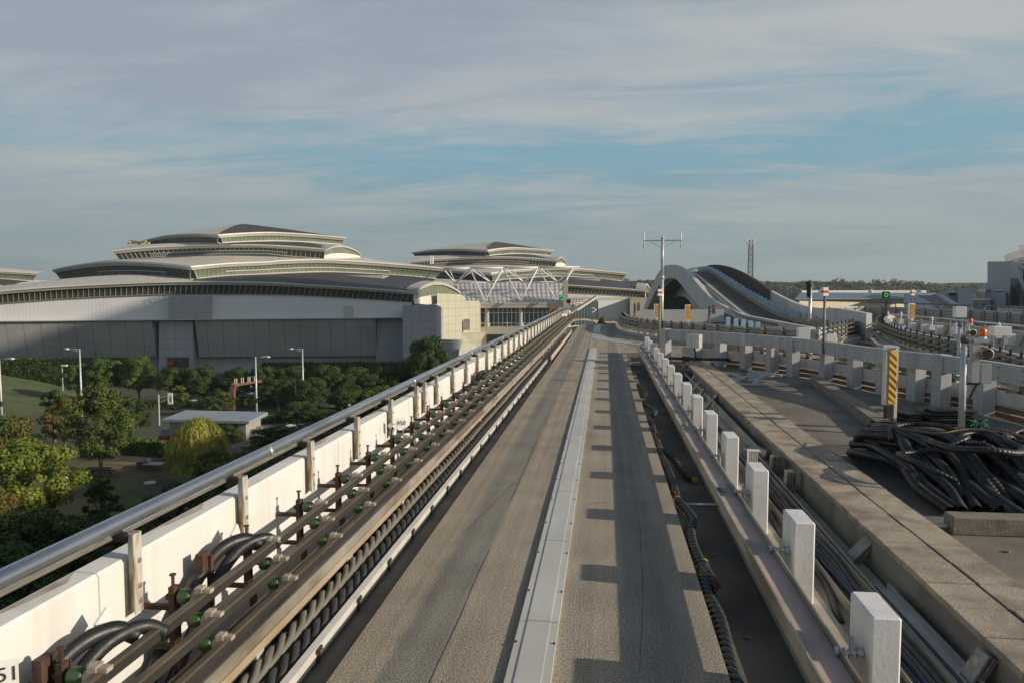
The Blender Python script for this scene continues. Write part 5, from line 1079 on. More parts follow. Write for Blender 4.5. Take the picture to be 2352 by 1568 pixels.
# white wall band, ledge, leaning grey panels, base
def P1(u, v, off=0.): return PC(u, v, D1[0] + (D1[1] - D1[0]) * (u + 150) / 1105 + off)
mb = MB(); a = [P1(u, v, .9) for u, v in resam(T1b, 40)]; b = [P1(u, 739.5 - (u / 922) * 8, .9) for u, v in resam(T1b, 40)]; mb.loft(a, b); mb.build('wall', PANW, H_)
mb = MB(); e0 = [P1(u, 737.2 - (u / 922) * 8, -.5) for u in range(-150, 931, 40)]; e1 = [P1(u, 737.2 - (u / 922) * 8, 1.2) for u in range(-150, 931, 40)]; e2 = [P1(u, 739.2 - (u / 922) * 8, -.5) for u in range(-150, 931, 40)]; mb.loft(e1, e0); mb.loft(e0, e2); mb.build('ledge', FASC, H_)
def panel(u0, u1, top, bot, lean=2.0):
    mb = MB(); A = [P1(u, top - (u / 922) * 7.5, 0) for u in (u0, u1)]; B = [P1(u, bot - (u / 922) * 6, 0) + CF * lean for u in (u0, u1)]; 
    A2 = [p + CF * 2.6 for p in A]; B2 = [p + CF * .6 for p in B]
    mb.hexa([B[0], B[1], B2[1], B2[0], A[0], A[1], A2[1], A2[0]]); mb.build('leaning_panel', PANG, H_)
panel(-150, 348, 739.5, 823); panel(447, 862, 739.5, 823)
PLB = mat('base_wall_grey', (.30, .315, .31), .75, 0, .08, .2)
mb = MB(); P = [P1(u, v, 3.2) for u, v in ((-150, 738), (930, 728), (930, 905), (-150, 905))]; mb.hexa([P[3], P[2], P[2] + CF * 1, P[3] + CF * 1, P[0], P[1], P[1] + CF * 1, P[0] + CF * 1]); mb.build('base_wall', seam(mat('base_panel', (.36, .375, .37), .75, 0, .08, .2), FAX, 3.4, .05, .6, ZA, 1.7), H_)
def blk(u0, u1, v0, v1, off, depth, m_, name='pier', v0b=None):
    mb = MB(); a = [P1(u0, v1, off), P1(u1, v1, off), P1(u1, v1, off) + CF * depth, P1(u0, v1, off) + CF * depth]; b = [P1(u0, v0, off), P1(u1, v0b or v0, off), P1(u1, v0b or v0, off) + CF * depth, P1(u0, v0, off) + CF * depth]
    mb.hexa(a + b); return mb.build(name, m_, H_)
blk(365, 443, 737.5, 905, .8, 3.2, GRYB); blk(387, 480, 679.5, 734.6, -.45, 1.8, GRYB)
pr = blk(384, 434, 820, 848, .72, .1, mat('entrance_glass', (.045, .065, .06), .3, 0, .1, 1), 'entrance_window')
blk(864, 924, 729, 905, 1.6, 2.2, GRYB); blk(924.6, 1003, 700.5, 905, -6.0, 12, GRYB)
# door opening with raised shutter
blk(702, 833, 848, 908, 2.9, .35, mat('door_dark', (.012, .012, .013), .7), 'doorway'); blk(694, 838, 843, 850, 2.6, .6, GREYP, 'door_lintel')
# round red sign and number
q = P1(391.5, 833, .55); ft = face_mat(q, FAX, ZA)
mb = MB(); mb.lathe((0, 0, 0), [(.58, 0), (.58, -.05)], 24, 'Y'); r_ = mb.build('round_sign', RED, H_); r_.location = q
lettering('i', .62, face_mat(q + Vector((.0, -.12, -.05)), FAX, ZA), mat('sign_pink', (.75, .45, .42), .5), H_, .01); lettering('4', 1.25, face_mat(P1(401, 834, .55), FAX, ZA), mat('numeral_black', (.01, .012, .012), .5), H_, .01)
# ladder hoops and box on the wall
mb = MB()
for u, v in ((585, 699), (361, 692)) if False else ((386.5, 692), (367, 688), (585 + 0, 0)) if False else ((365, 691), (377, 687)):
    a = P1(u, v, -.3)
    for dx in (0, 1.1): mb.bar(a + FAX * dx, a + FAX * dx + ZA * 1.1, .06)
    mb.bar(a + ZA * 1.1, a + FAX * 1.1 + ZA * 1.1, .06)
mb.build('roof_ladder', MULL, H_)
blk(911 / 1 - 117, 812 - 3, 703, 730, .3, .8, mat('box_metal', (.5, .5, .46), .5, .3), 'wall_cabinet')
# tan towers right of the hall
def tb_(u0, u1, v0, v1, d, dep, m_, nm='tower', slope=0, d1=None):
    mb = MB(); d1 = d1 or d; a = [PC(u0, v1, d), PC(u1, v1, d1), PC(u1, v1, d1) + CF * dep, PC(u0, v1, d) + CF * dep]; b = [PC(u0, v0, d), PC(u1, v0 + slope, d1), PC(u1, v0 + slope, d1) + CF * dep, PC(u0, v0, d) + CF * dep]
    mb.hexa(a + b); return mb.build(nm, m_, H_)
tb_(1004, 1060, 674, 900, 150, 14, TAN, d1=158, slope=3); tb_(1060, 1100, 691, 900, 160, 12, TAN, d1=164, slope=1)
q = tb_(1064, 1079, 733, 758, 159.7, .3, mat('louvre_grey', (.33, .34, .33), .6), 'louvre')
mb = MB(); P = [PC(1003, 779, 140), PC(1060, 780, 142), PC(1040, 860, 142), PC(1003, 860, 140)]; mb.prism(P, CF * 4); mb.build('low_wing', GRYB, H_)
mb = MB(); P = [PC(1060, 765, 146), PC(1116, 762, 150), PC(1095, 800, 149), PC(1070, 835, 147), PC(1040, 838, 144), PC(1042, 826, 144)]; mb.prism(P, CF * 5); mb.build('ramp_wall', TAN, H_)
# solid core so the hall has a back
mb = MB(); c0 = P1(-150, 905, 6); c1 = P1(940, 905, 6); bk_ = CF * 62
for (z0, z1_, s0, s1, dd) in ((GZ, 1.2, 0, 1, 62), (1.2, 5.2, .25, .9, 50)):
    a = c0.lerp(c1, s0); b = c0.lerp(c1, s1); a.z = b.z = z0; f = Vector((CF.x, CF.y, 0)).normalized(); off = f * (0 if z0 < 0 else 20)
    mb.hexa([a + off, b + off, b + off + f * dd, a + off + f * dd] + [p + ZA * (z1_ - z0) for p in (a + off, b + off, b + off + f * dd, a + off + f * dd)])
mb.build('core', GRYB, H_)
# rebase onto hall
for ch in list(BX.children):
    ch.parent = hall; ch.data.transform(Matrix.Translation(-hall.location)) if ch.name.split('.')[0] != 'round_sign' else setattr(ch, 'location', ch.location - hall.location)
    for g in ch.children: g.data.transform(Matrix.Translation(-hall.location))
bpy.data.objects.remove(BX)
A1 = PC(560, 515, 171); A2 = PC(1128, 555, 171 / .725)
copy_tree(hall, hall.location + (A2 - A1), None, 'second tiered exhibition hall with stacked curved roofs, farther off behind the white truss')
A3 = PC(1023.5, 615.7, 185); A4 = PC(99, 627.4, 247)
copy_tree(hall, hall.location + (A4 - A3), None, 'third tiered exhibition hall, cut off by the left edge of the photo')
q = PC(320, 562, 166); e = empty('roof_rig', q, 0, 'small orange maintenance rig on the roof of the nearest hall', 'rig'); mb = MB()
for k in range(7): mb.box((-2.2 + .7 * k, .3 * math.sin(k), .25 + .15 * (k % 3)), (.7, .6, .35 + .2 * (k % 2)))
mb.bar((-2.5, 0, .9), (2.3, 0, .3), .15); mb.build('frame', mat('rig_orange', (.40, .29, .15), .6, 0, .3, 2), e)
mb = MB(); 
for u in (989, 994): a = PC(u, 607, 190); mb.cyl(a, PC(u, 588, 190), .18, 8)
tag(mb.build('twin_flues', SIGNW), 'pair of thin white flues between the two halls', 'flue')
# ================================================================ ENTRANCE HALL WITH TRUSS
e = empty('entrance_hall', PC(1196, 800, 172), 0, 'glazed entrance hall with a sloping gridded roof under a white space truss', 'building'); O = e.location.copy()
def loc(P): return [p - O for p in P]
d0, d1_ = 172, 188
RG = mat('roof_glass_white', (.80, .79, .77), .35, .1, .06, .4); GRID = mat('grid_brown', (.46, .39, .31), .6, .1, .15, 1)
def PF(u, v): return PC(u, v, d0) - O
def PBk(u, v): return PC(u, v, d1_) - O
mb = MB(); mb.hexa([PF(1058, 703), PF(1300, 700), PF(1300, 700) + CF, PF(1058, 703) + CF, PBk(1048, 652), PBk(1296, 651), PBk(1296, 651) + CF, PBk(1048, 652) + CF]); rf = mb.build('roof', RG, e)
mb = MB()
for i in range(25): f = i / 24; mb.bar(PF(1058 + 242 * f, 703 - 3 * f) + ZA * .12, PBk(1048 + 248 * f, 652 - f) + ZA * .12, .085)
for j in range(7):
    f = j / 6; mb.bar(PF(1058, 703).lerp(PBk(1048, 652), f) + ZA * .12, PF(1300, 700).lerp(PBk(1296, 651), f) + ZA * .12, .10)
mb.build('roof_grid', GRID, rf)
mb = MB(); mb.hexa([PF(1058, 708), PF(1300, 707), PF(1300, 707) + CF * 2, PF(1058, 708) + CF * 2, PF(1058, 696.5), PF(1300, 694.5), PF(1300, 694.5) + CF * 2, PF(1058, 696.5) + CF * 2]); mb.build('eave_beam', FASC, e)
gl = MB(); gl.hexa([PF(1102, 749) + CF * 2.5, PF(1278, 747) + CF * 2.5, PF(1278, 747) + CF * 3, PF(1102, 749) + CF * 3, PF(1102, 706) + CF * 2.5, PF(1278, 705) + CF * 2.5, PF(1278, 705) + CF * 3, PF(1102, 706) + CF * 3]); g = gl.build('window', mat('dark_glass_hall', (.022, .026, .022), .12, 0, .3, .3, spec=.7), e)
mb = MB()
for i in range(18): u = 1103 + 10.3 * i; mb.bar(PF(u, 749) + CF * 2.3, PF(u, 706) + CF * 2.3, .14)
for v in (718, 742): mb.bar(PF(1102, v) + CF * 2.25, PF(1278, v - 1) + CF * 2.25, .14)
mb.build('window_frame', SIGNW, g)
mb = MB()
for u in (1118.5, 1196, 1277): mb = MB(); a = PF(u, 748) + CF * .8; mb.cyl(a, PF(u, 703) + CF * .8, .42, 12); mb.cyl(a - ZA * .2, a + ZA * .6, .65, 12); mb.build('column', GREYP, e)
mb = MB(); mb.hexa([PF(1096, 900), PF(1320, 900), PF(1320, 900) + CF * 14, PF(1096, 900) + CF * 14, PF(1096, 751), PF(1320, 748), PF(1320, 748) + CF * 14, PF(1096, 751) + CF * 14]); mb.build('base_wall', TAN, e)
mb = MB(); mb.hexa([PF(1118, 790) - CF * .3, PF(1185, 790) - CF * .3, PF(1185, 790), PF(1118, 790), PF(1118, 768) - CF * .3, PF(1185, 768) - CF * .3, PF(1185, 768), PF(1118, 768)]); mb.build('doorway', BLACK, e)
mb = MB(); mb.hexa([PF(1294, 780) - CF * 1, PF(1304, 780) - CF * 1, PF(1304, 780) + CF * 3, PF(1294, 780) + CF * 3, PF(1294, 645) - CF * 1, PF(1304, 645) - CF * 1, PF(1304, 645) + CF * 3, PF(1294, 645) + CF * 3]); mb.build('lift_shaft', TAN, e)
# truss
mb = MB(); dF, dT, dB = 170, 175, 181
top = [(1017.5, 618), (1078.7, 616.7), (1155.5, 616), (1236, 615), (1317, 614)]; bot = [(1114, 692.5), (1196, 691.5), (1276.6, 690)]; bck = [(1046, 651), (1127, 649.5), (1203.7, 648.5), (1280.5, 648)]
TT = [PC(u, v, dT) - O for u, v in top]; TB_ = [PC(u + 14, v - .5, dT + 5) - O for u, v in top]; BB = [PC(u, v, dF) - O for u, v in bot]; KK = [PC(u, v, dB) - O for u, v in bck]
def tubebar(a, b, r): mb.cyl(a, b, r, 8)
for L_, r in ((TT, .22), (TB_, .18)):
    for a, b in zip(L_, L_[1:]): tubebar(a, b, r)
for a, b in zip(TT, TB_): tubebar(a, b, .14)
for i, k in enumerate(BB): tubebar(TT[i + 1], k, .16); tubebar(k, TT[i + 2], .16)
a_ = PC(1036, 692, dF) - O
tubebar(TT[0], KK[0] , .16)
for i, k in enumerate(KK): tubebar(TT[i], k, .13); tubebar(k, TT[i + 1], .13); tubebar(TB_[i], k, .11); tubebar(k, TB_[min(i + 1, 4)], .11)
for k in range(3): tubebar(KK[k], KK[k + 1], .12)
mb.build('truss', SIGNW, e, True)
# right lower roof + glazed triangle
mb = MB(); q = [PC(1304, 683, 186) - O, PC(1368, 683, 190) - O, PC(1300, 735, 176) - O]; mb.poly([PC(1304, 684, 188) - O, PC(1366, 684, 190) - O, PC(1318, 712, 182) - O, PC(1304, 722, 180) - O]); rf2 = mb.build('roof', RG, e)
mb = MB()
for i in range(9): f = i / 8; mb.bar(PC(1304 + 62 * f, 684, 188 + 2 * f) - O + ZA * .1 - CF * .3, PC(1304 + 14 * f * 3.2, 722 - 30 * f * 1.0, 180 + 9 * f) - O + ZA * .1 - CF * .3, .18)
for j in range(6): v = 686 + 6 * j; mb.bar(PC(1304, v, 187 - j * 1.2) - O - CF * .3, PC(1362 - j * 9.0, v, 189 - j * 1.4) - O - CF * .3, .16)
mb.build('roof_grid', GRID, rf2)
mb = MB(); tr_ = [PC(1320, 716, 178) - O, PC(1370, 685, 184) - O, PC(1370, 760, 184) - O, PC(1320, 760, 178) - O]; mb.prism(tr_, CF * .4); g2 = mb.build('window', mat('blue_glass', (.03, .06, .075), .15, 0, .15, .3, spec=.7), e)
mb = MB()
for i in range(8): f = i / 7; mb.bar(PC(1322 + 47 * f, 716 - 30 * f, 177.8 + 6 * f) - O, PC(1322 + 47 * f, 758, 177.8 + 6 * f) - O, .10)
mb.build('window_frame', GREYP, g2)
mb = MB(); mb.bar(PC(1296, 730, 177) - O, PC(1370, 682, 183) - O, 1.0, .5); mb.build('sloping_beam', FASC, e)
mb = MB(); mb.bar(PC(1345, 700, 182) - O, PC(1370, 712, 183.4) - O, .16); mb.bar(PC(1370, 712, 183.4) - O, PC(1344, 727, 182) - O, .16); mb.bar(PC(1344, 727, 182) - O, PC(1372, 742, 183.4) - O, .16); mb.build('brace', WHITE, e)
# white clad block behind the crest
e = empty('clad_block', PC(1410, 760, 195), 0, 'pale tan block with a white ribbed panel behind the crest of the track', 'building'); O = e.location.copy()
mb = MB(); mb.hexa([PC(1371, 800, 195) - O, PC(1447, 800, 197) - O, PC(1447, 800, 197) - O + CF * 10, PC(1371, 800, 195) - O + CF * 10, PC(1371, 684, 195) - O, PC(1447, 684, 197) - O, PC(1447, 684, 197) - O + CF * 10, PC(1371, 684, 195) - O + CF * 10]); mb.build('wall', TAN, e)
mb = MB(); mb.hexa([PC(1374, 742, 194.6) - O, PC(1439, 742, 196.6) - O, PC(1439, 742, 196.6) - O + CF * .3, PC(1374, 742, 194.6) - O + CF * .3, PC(1374, 691, 194.6) - O, PC(1439, 691, 196.6) - O, PC(1439, 691, 196.6) - O + CF * .3, PC(1374, 691, 194.6) - O + CF * .3]); mb.build('ribbed_panel', PANW, e)
mb = MB(); mb.hexa([PC(1447, 800, 192) - O, PC(1500, 800, 192) - O, PC(1500, 800, 202) - O, PC(1447, 800, 202) - O, PC(1447, 684, 192) - O, PC(1500, 684, 192) - O, PC(1500, 684, 202) - O, PC(1447, 684, 202) - O]); mb.build('wing', TAN, e)
mb = MB(); mb.hexa([PC(1457, 690, 220) - O, PC(1500, 690, 220) - O, PC(1500, 690, 226) - O, PC(1457, 690, 226) - O, PC(1457, 669, 220) - O, PC(1500, 669, 220) - O, PC(1500, 669, 226) - O, PC(1457, 669, 226) - O])
for u in (1483, 1488, 1493): mb.cyl(PC(u, 670, 221) - O, PC(u, 660, 221) - O, .12, 6)
mb.build('rear_block', TAN, e)
# ================================================================ RIGHT BACKGROUND
e = empty('warehouse', PC(2050, 720, 150), 0, 'long low warehouse with a blue-grey roof and cream wall at the right', 'warehouse'); O = e.location.copy()
def hx(mb, u0, u1, v0, v1, d, dep, d2=None):
    g_ = ray(u0 - 12, 662); g_.z = 0; g_ = g_.normalized() * dep; d2 = d2 or d
    mb.hexa([PC(u0, v1, d) - O, PC(u1, v1, d2) - O, PC(u1, v1, d2) - O + g_, PC(u0, v1, d) - O + g_, PC(u0, v0, d) - O, PC(u1, v0, d2) - O, PC(u1, v0, d2) - O + g_, PC(u0, v0, d) - O + g_])
mb = MB(); hx(mb, 1836, 2078, 687.5, 900, 140, 14, 172); mb.build('wall', seam(mat('cream_wall', (.56, .50, .36), .7, 0, .06, .3), Vector((1, 0, 0)), 4.1, .1, .7), e)
mb = MB(); mb.hexa([PC(1826, 688.5, 138) - O, PC(2105, 687.5, 171) - O, PC(2150, 674.5, 196) - O, PC(1838, 674, 160) - O, PC(1826, 687, 138) - O, PC(2105, 686, 171) - O, PC(2150, 673, 196) - O, PC(1838, 672.5, 160) - O]); mb.build('roof', mat('blue_roof', (.13, .19, .25), .5, .1, .08, .3), e)
mb = MB(); hx(mb, 1842, 2128, 667.5, 675, 162, 3, 197); mb.build('ridge_light', mat('ridge_grey', (.40, .41, .39), .6, .1, .1, .2), e)
for u in (1885, 2000, 2110): mb = MB(); mb.lathe(PC(u, 672.5, 157) - O, [(.5, 0), (.5, .3), (.2, .6)], 8); mb.build('roof_vent', SIGNW, e)
e = empty('service_building', PC(2300, 740, 120), 0, 'tall grey windowless block with a curved roof behind, at the right edge', 'building'); O = e.location.copy()
GB = mat('grey_blue_block', (.42, .44, .47), .7, 0, .06, .1)
mb = MB(); hx(mb, 2269, 2350, 601, 800, 127, 14, 117); hx(mb, 2340, 2480, 598, 800, 121, 30, 105); mb.build('main_block', GB, e)
mb = MB(); hx(mb, 2262, 2320, 652, 800, 121, 5, 114); hx(mb, 2276, 2310, 672, 800, 115, 6, 110); mb.build('front_block', GB, e)
mb = MB(); hx(mb, 2284, 2304, 669, 680, 117, .2, 114.5); mb.build('window', BLACK, e); mb = MB(); hx(mb, 2280, 2301, 667, 668.5, 116.8, .6, 114.3); mb.build('canopy', SIGNW, e)
mb = MB(); hx(mb, 2321, 2338, 640, 705, 119.6, .3, 117.6); mb.build('recess', mat('recess_dark', (.16, .175, .20), .7), e)
q = [PC(u, v, 142) - O for u, v in ((2305, 588), (2320, 581), (2340, 576), (2370, 572), (2420, 570), (2500, 569))]; q2 = [PC(u, v, 142) - O for u, v in ((2310, 602), (2322, 597), (2342, 592), (2372, 588), (2420, 586), (2500, 585))]
mb = MB(); mb.loft(q, q2); gg = ray(2300, 662); gg.z = 0; mb.loft([p + gg * 16 + ZA * .6 for p in q], q); mb.loft(q2, [p - ZA * 3 + CF * 2 for p in q2]); mb.build('roof', GREYP, e)
q = [PC(u, v, 150) - O for u, v in ((2339, 565), (2350, 562.5), (2380, 559), (2430, 556), (2500, 555))]; q2 = [PC(u, v, 150) - O for u, v in ((2344, 576), (2352, 574), (2380, 572), (2430, 570), (2500, 570))]
mb = MB(); mb.loft(q, q2); mb.loft([p + gg * 12 + ZA * .5 for p in q], q); mb.build('upper_roof', GREYP, e)
mb = MB(); 
for a, b in (((2327, 605), (2420, 605)), ((2328, 606), (2356, 668)), ((2356, 668), (2400, 606)), ((2330, 606), (2372, 628))): mb.cyl(PC(*a, 116) - O, PC(*b, 116) - O, .3, 8)
mb.build('truss', WHITE, e)
mb = MB(); hx(mb, 2290, 2372, 704, 800, 110, 3); mb.build('lit_wall', TAN, e)
e = empty('annex', PC(2180, 740, 110), 0, 'low grey annexes and stair ramps between the warehouse and the tall block', 'building'); O = e.location.copy()
mb = MB(); hx(mb, 2201, 2234, 662, 800, 112, 6); hx(mb, 2234, 2276, 690, 800, 114, 6); hx(mb, 2160, 2202, 672, 800, 118, 6); mb.build('block', GB, e)
mb = MB(); hx(mb, 2246, 2265, 664, 671, 118, 5); mb.build('roof_unit', SIGNW, e); mb = MB(); hx(mb, 2170, 2215, 671, 674.5, 121, 3); mb.build('roof_unit', SIGNW, e); mb = MB(); hx(mb, 2234, 2276, 686, 690, 113.7, .3); mb.build('parapet', SIGNW, e)
mb = MB(); hx(mb, 2238, 2248, 698, 704, 113.8, .2); hx(mb, 2254, 2264, 698, 704, 113.8, .2); hx(mb, 2180, 2196, 674, 679, 117.8, .2); mb.build('window', BLACK, e)
mb = MB(); mb.prism([PC(2082, 675, 100) - O, PC(2098, 675, 100) - O, PC(2190, 722, 92) - O, PC(2082, 722, 92) - O], CF * .6); mb.prism([PC(2152, 676, 101) - O, PC(2165, 676, 101) - O, PC(2225, 712, 92) - O, PC(2205, 712, 92) - O], CF * .6); mb.build('stair_side', GREYP, e)
mb = MB(); mb.poly([PC(2105, 679, 100.8) - O, PC(2150, 679, 100.8) - O, PC(2200, 712, 93) - O, PC(2160, 712, 93) - O]); mb.build('ramp', CONC, e)
# unseen block added and sized to cast shade over hall and far yard
q = P1(300, 700); t_ = (147 - q.x) / SD.x; zt = q.z + t_ * SD.z; yt = P1(925, 700).y + (147 - P1(925, 700).x) * SD.y / SD.x + 1.5; TH = zt - GZ;
e = empty('shade_tower', (160, yt - 17, GZ), 0, 'unseen tall block added right of the yard to shade the hall', 'building')
mb = MB(); mb.box((0, 0, TH / 2), (26, 34, TH)); mb.build('wall', GB, e)
mb = MB()
for k in range(26): mb.box((0, 0, 4 + 3.6 * k), (26.2, 34.2, 1.6)) if 4 + 3.6 * k < TH - 2 else None
mb.build('window_band', GLS, e)

# ================================================================ AIR
hb = MB(); hb.box((0, 1550, 39), (6100, 4000, 104)); hz_ = hb.build('haze', None)
hz_.data.materials.clear(); hm = bpy.data.materials.new('haze_air'); hm.use_nodes = True; N_ = hm.node_tree.nodes; N_.remove(N_['Principled BSDF'])
pv = N_.new('ShaderNodeVolumePrincipled'); pv.inputs['Color'].default_value = (.86, .92, .98, 1); pv.inputs['Density'].default_value = .00022; pv.inputs['Anisotropy'].default_value = .2; hm.node_tree.links.new(pv.outputs[0], N_['Material Output'].inputs['Volume']); hz_.data.materials.append(hm); tag(hz_, kind='stuff')
# ================================================================ VEGETATION AND PARK
def crown(seed, kind='round', n=9500, leaf=.040):
    random.seed(seed); mb = MB(); L = []
    if kind == 'round':
        for i in range(46):
            a = random.uniform(0, 6.283); b = random.uniform(-.9, 1.35); rr = math.cos(b * .9) * random.uniform(.45, .8); L.append((Vector((math.cos(a) * rr, math.sin(a) * rr, 1.0 + math.sin(b) * .72)), random.uniform(.20, .34)))
    elif kind == 'vase':
        for i in range(95):
            a = random.uniform(0, 6.283); h = random.uniform(.1, 2.1); R_ = (.35 + .62 * min(1, h / .9)) * (1 if h < 1.4 else max(.25, 1 - (h - 1.4) * 1.1)); rr = R_ * random.uniform(.45, .85); L.append((Vector((math.cos(a) * rr, math.sin(a) * rr, h)), random.uniform(.17, .30)))
    elif kind == 'layered':
        for i in range(60):
            h = random.uniform(0, 1.5); a = random.uniform(0, 6.283); rr = (1.05 - .5 * h) * random.uniform(.3, .95); L.append((Vector((math.cos(a) * rr, math.sin(a) * rr, h + random.uniform(-.04, .04))), random.uniform(.14, .24)))
    elif kind == 'loose':
        for i in range(70):
            a = random.uniform(0, 6.283); b = random.uniform(-.8, 1.45); rr = math.cos(b) * random.uniform(.35, 1.05); L.append((Vector((math.cos(a) * rr, math.sin(a) * rr, .9 + math.sin(b) * .8)), random.uniform(.12, .24)))
    tot = sum(r * r for _, r in L)
    for c, r in L:
        fl = .45 if kind == 'layered' else .85
        clump(mb, c, r, int(n * r * r / tot), leaf, fl)
        clump(mb, c, r * .6, int(n * r * r / tot * .25), leaf, fl)
    return mb
def willow(seed):
    random.seed(seed); mb = MB()
    for i in range(1500):
        a = random.uniform(0, 6.283); rr = math.sqrt(random.uniform(0, 1)); x, y = math.cos(a) * rr, math.sin(a) * rr; h = 1.9 * math.sqrt(max(0, 1 - rr * rr * .80)) + random.uniform(-.12, .08); L_ = random.uniform(.35, .95) * (0.5 + rr * .8); p = Vector((x * .95, y * .95, h)); k = 6; out = Vector((math.cos(a), math.sin(a), 0)) * .10; td = Vector((-math.sin(a + random.uniform(-.8, .8)), math.cos(a), 0)) * .016
        for j in range(k):
            q0 = p + out * math.sqrt(j / k) - ZA * L_ * j / k + Vector((random.uniform(-.01, .01), random.uniform(-.01, .01), 0)); q1 = q0 - ZA * (L_ / k * 1.15) + Vector((random.uniform(-.03, .03), random.uniform(-.03, .03), 0))
            if q1.z < .05: break
            mb.add([q0 - td, q0 + td, q1 + td * .5, q1 - td * .5], [(0, 1, 2, 3)])
    return mb
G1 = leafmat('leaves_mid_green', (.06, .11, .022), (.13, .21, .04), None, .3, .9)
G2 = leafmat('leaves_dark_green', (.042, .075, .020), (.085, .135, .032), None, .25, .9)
G3 = leafmat('leaves_yellow_green', (.13, .19, .028), (.26, .30, .05), (.32, .26, .05), .35, .8)
G4 = leafmat('leaves_autumn', (.09, .12, .03), (.17, .15, .04), (.20, .13, .04), .3, .7)
G5 = leafmat('leaves_willow', (.27, .30, .05), (.46, .45, .10), (.38, .30, .07), .4, 1.2)
G6 = leafmat('leaves_olive', (.07, .11, .026), (.15, .19, .042), (.17, .19, .04), .3, .9)
BARK = mat('bark', (.20, .15, .10), .9, 0, .3, 5, .5, 30)
CRN = {'round': [crown(s, 'round') for s in (1, 2, 3)], 'vase': [crown(11, 'vase', 11000, .038)], 'layered': [crown(21, 'layered', 7500, .04)], 'loose': [crown(s, 'loose', 8000, .038) for s in (31, 32)], 'willow': [willow(41)]}
CRM = {}
def tree(u, v, r, h, kind, m_, lab, var=0, zt=None, trunk=None, grp='trees in the park', y=None, squash=1.0):
    """u,v: foot of the trunk on the ground; r crown radius and h total height in metres"""
    p = PZ(u, v, GZ); key = (kind, var, m_.name)
    if key not in CRM: CRM[key] = CRN[kind][var % len(CRN[kind])].mesh('crown', m_)
    rz = random.uniform(0, 6.28); e = empty('tree', p, rz, lab, 'tree', grp)
    th = trunk if trunk is not None else h * .22; ch = h - th; top = {'round': 2.0, 'vase': 2.3, 'layered': 1.65, 'loose': 1.85, 'willow': 2.0}[kind]
    c = bpy.data.objects.new('crown', CRM[key]); C.objects.link(c); c.parent = e; c.location = (0, 0, th * .8); c.scale = (r, r, ch / top * 1.02)
    mb = MB(); P = [(0, 0, -.1), (.04, .02, th * .5), (0, 0, th), (.05 * r, 0, th + ch * .35)]; mb.tube(P, .1, 8, True, [.11 + h * .012, .08 + h * .01, .07 + h * .008, .04])
    for k in range(5): a = k * 1.26 + .3; mb.tube([(0, 0, th * .85), (math.cos(a) * r * .25, math.sin(a) * r * .25, th + ch * .25), (math.cos(a) * r * .5, math.sin(a) * r * .5, th + ch * .5)], .05, 6, True, [.05 + h * .004, .045, .02])
    mb.build('trunk', BARK, e, True); return e
random.seed(99)
# the row in front of the hall
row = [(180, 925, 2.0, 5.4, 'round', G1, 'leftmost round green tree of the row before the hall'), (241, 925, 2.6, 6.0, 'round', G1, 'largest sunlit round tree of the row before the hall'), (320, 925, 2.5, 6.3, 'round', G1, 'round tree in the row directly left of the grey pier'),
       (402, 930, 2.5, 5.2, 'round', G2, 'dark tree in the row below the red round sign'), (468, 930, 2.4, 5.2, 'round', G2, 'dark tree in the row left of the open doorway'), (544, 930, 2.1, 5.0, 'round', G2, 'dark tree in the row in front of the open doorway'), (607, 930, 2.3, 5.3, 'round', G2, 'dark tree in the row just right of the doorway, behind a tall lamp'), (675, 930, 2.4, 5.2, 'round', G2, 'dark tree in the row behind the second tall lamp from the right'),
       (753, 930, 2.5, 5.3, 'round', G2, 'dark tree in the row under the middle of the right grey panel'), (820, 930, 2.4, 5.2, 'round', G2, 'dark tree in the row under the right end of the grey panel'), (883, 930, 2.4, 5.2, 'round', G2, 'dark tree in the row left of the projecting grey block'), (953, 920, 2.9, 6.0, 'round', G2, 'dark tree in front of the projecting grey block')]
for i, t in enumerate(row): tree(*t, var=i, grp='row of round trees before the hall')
tree(986, 930, 2.9, 9.0, 'round', G2, 'tall dark round tree right of the projecting grey block', 1, grp='trees in the park')
tree(1035, 905, 2.4, 3.6, 'round', G2, 'low dark tree at the foot of the tan towers, beside the handrail', 2)
tree(231, 1086, 2.7, 7.4, 'vase', G6, 'olive green vase-shaped tree with a pale forked trunk in the park', trunk=1.35)
tree(458, 1112, 2.4, 5.4, 'willow', G5, 'yellow-green weeping willow in front of the shed', trunk=1.2)
tree(12, 1165, 2.5, 6.6, 'round', G4, 'orange-tinged tree at the left edge of the park', 1)
tree(62, 1275, 3.0, 6.6, 'loose', G3, 'yellow-green tree at the lower left above the handrail', 0)
tree(-20, 1330, 1.7, 4.6, 'loose', G4, 'orange-leaved tree in the lower left corner', 1)
tree(237, 1222, 1.35, 3.6, 'layered', G2, 'small dark layered tree on the lawn')
tree(150, 1048, 1.7, 5.4, 'loose', G4, 'reddish tree behind the vase-shaped tree', 1)
tree(126, 1015, 1.7, 5.6, 'layered', G2, 'dark conifer behind the reddish tree')
tree(500, 1145, 1.9, 3.6, 'loose', G6, 'low yellow-green tree in front of the willow', 1)
tree(530, 1038, 1.6, 2.9, 'round', G2, 'dark round tree against the shed', 0)
tree(415, 935, 1.4, 2.9, 'loose', G3, 'young yellow tree with a white stem behind the road sign', 0, trunk=.9)
tree(560, 1190, 2.6, 3.6, 'loose', G2, 'dark bush tree below the willow, by the handrail', 0)
tree(420, 1240, 2.2, 3.4, 'loose', G2, 'dark bush in the shade of the viaduct, above the handrail', 1)
tree(300, 1010, 2.1, 4.4, 'loose', G2, 'dark loose tree between the vase-shaped tree and the shed', 1)
tree(640, 1062, 2.6, 3.2, 'loose', G2, 'dark bush right of the shed', 0)
tree(740, 1020, 2.8, 3.4, 'loose', G2, 'dark bush beyond the globe lamps', 1)
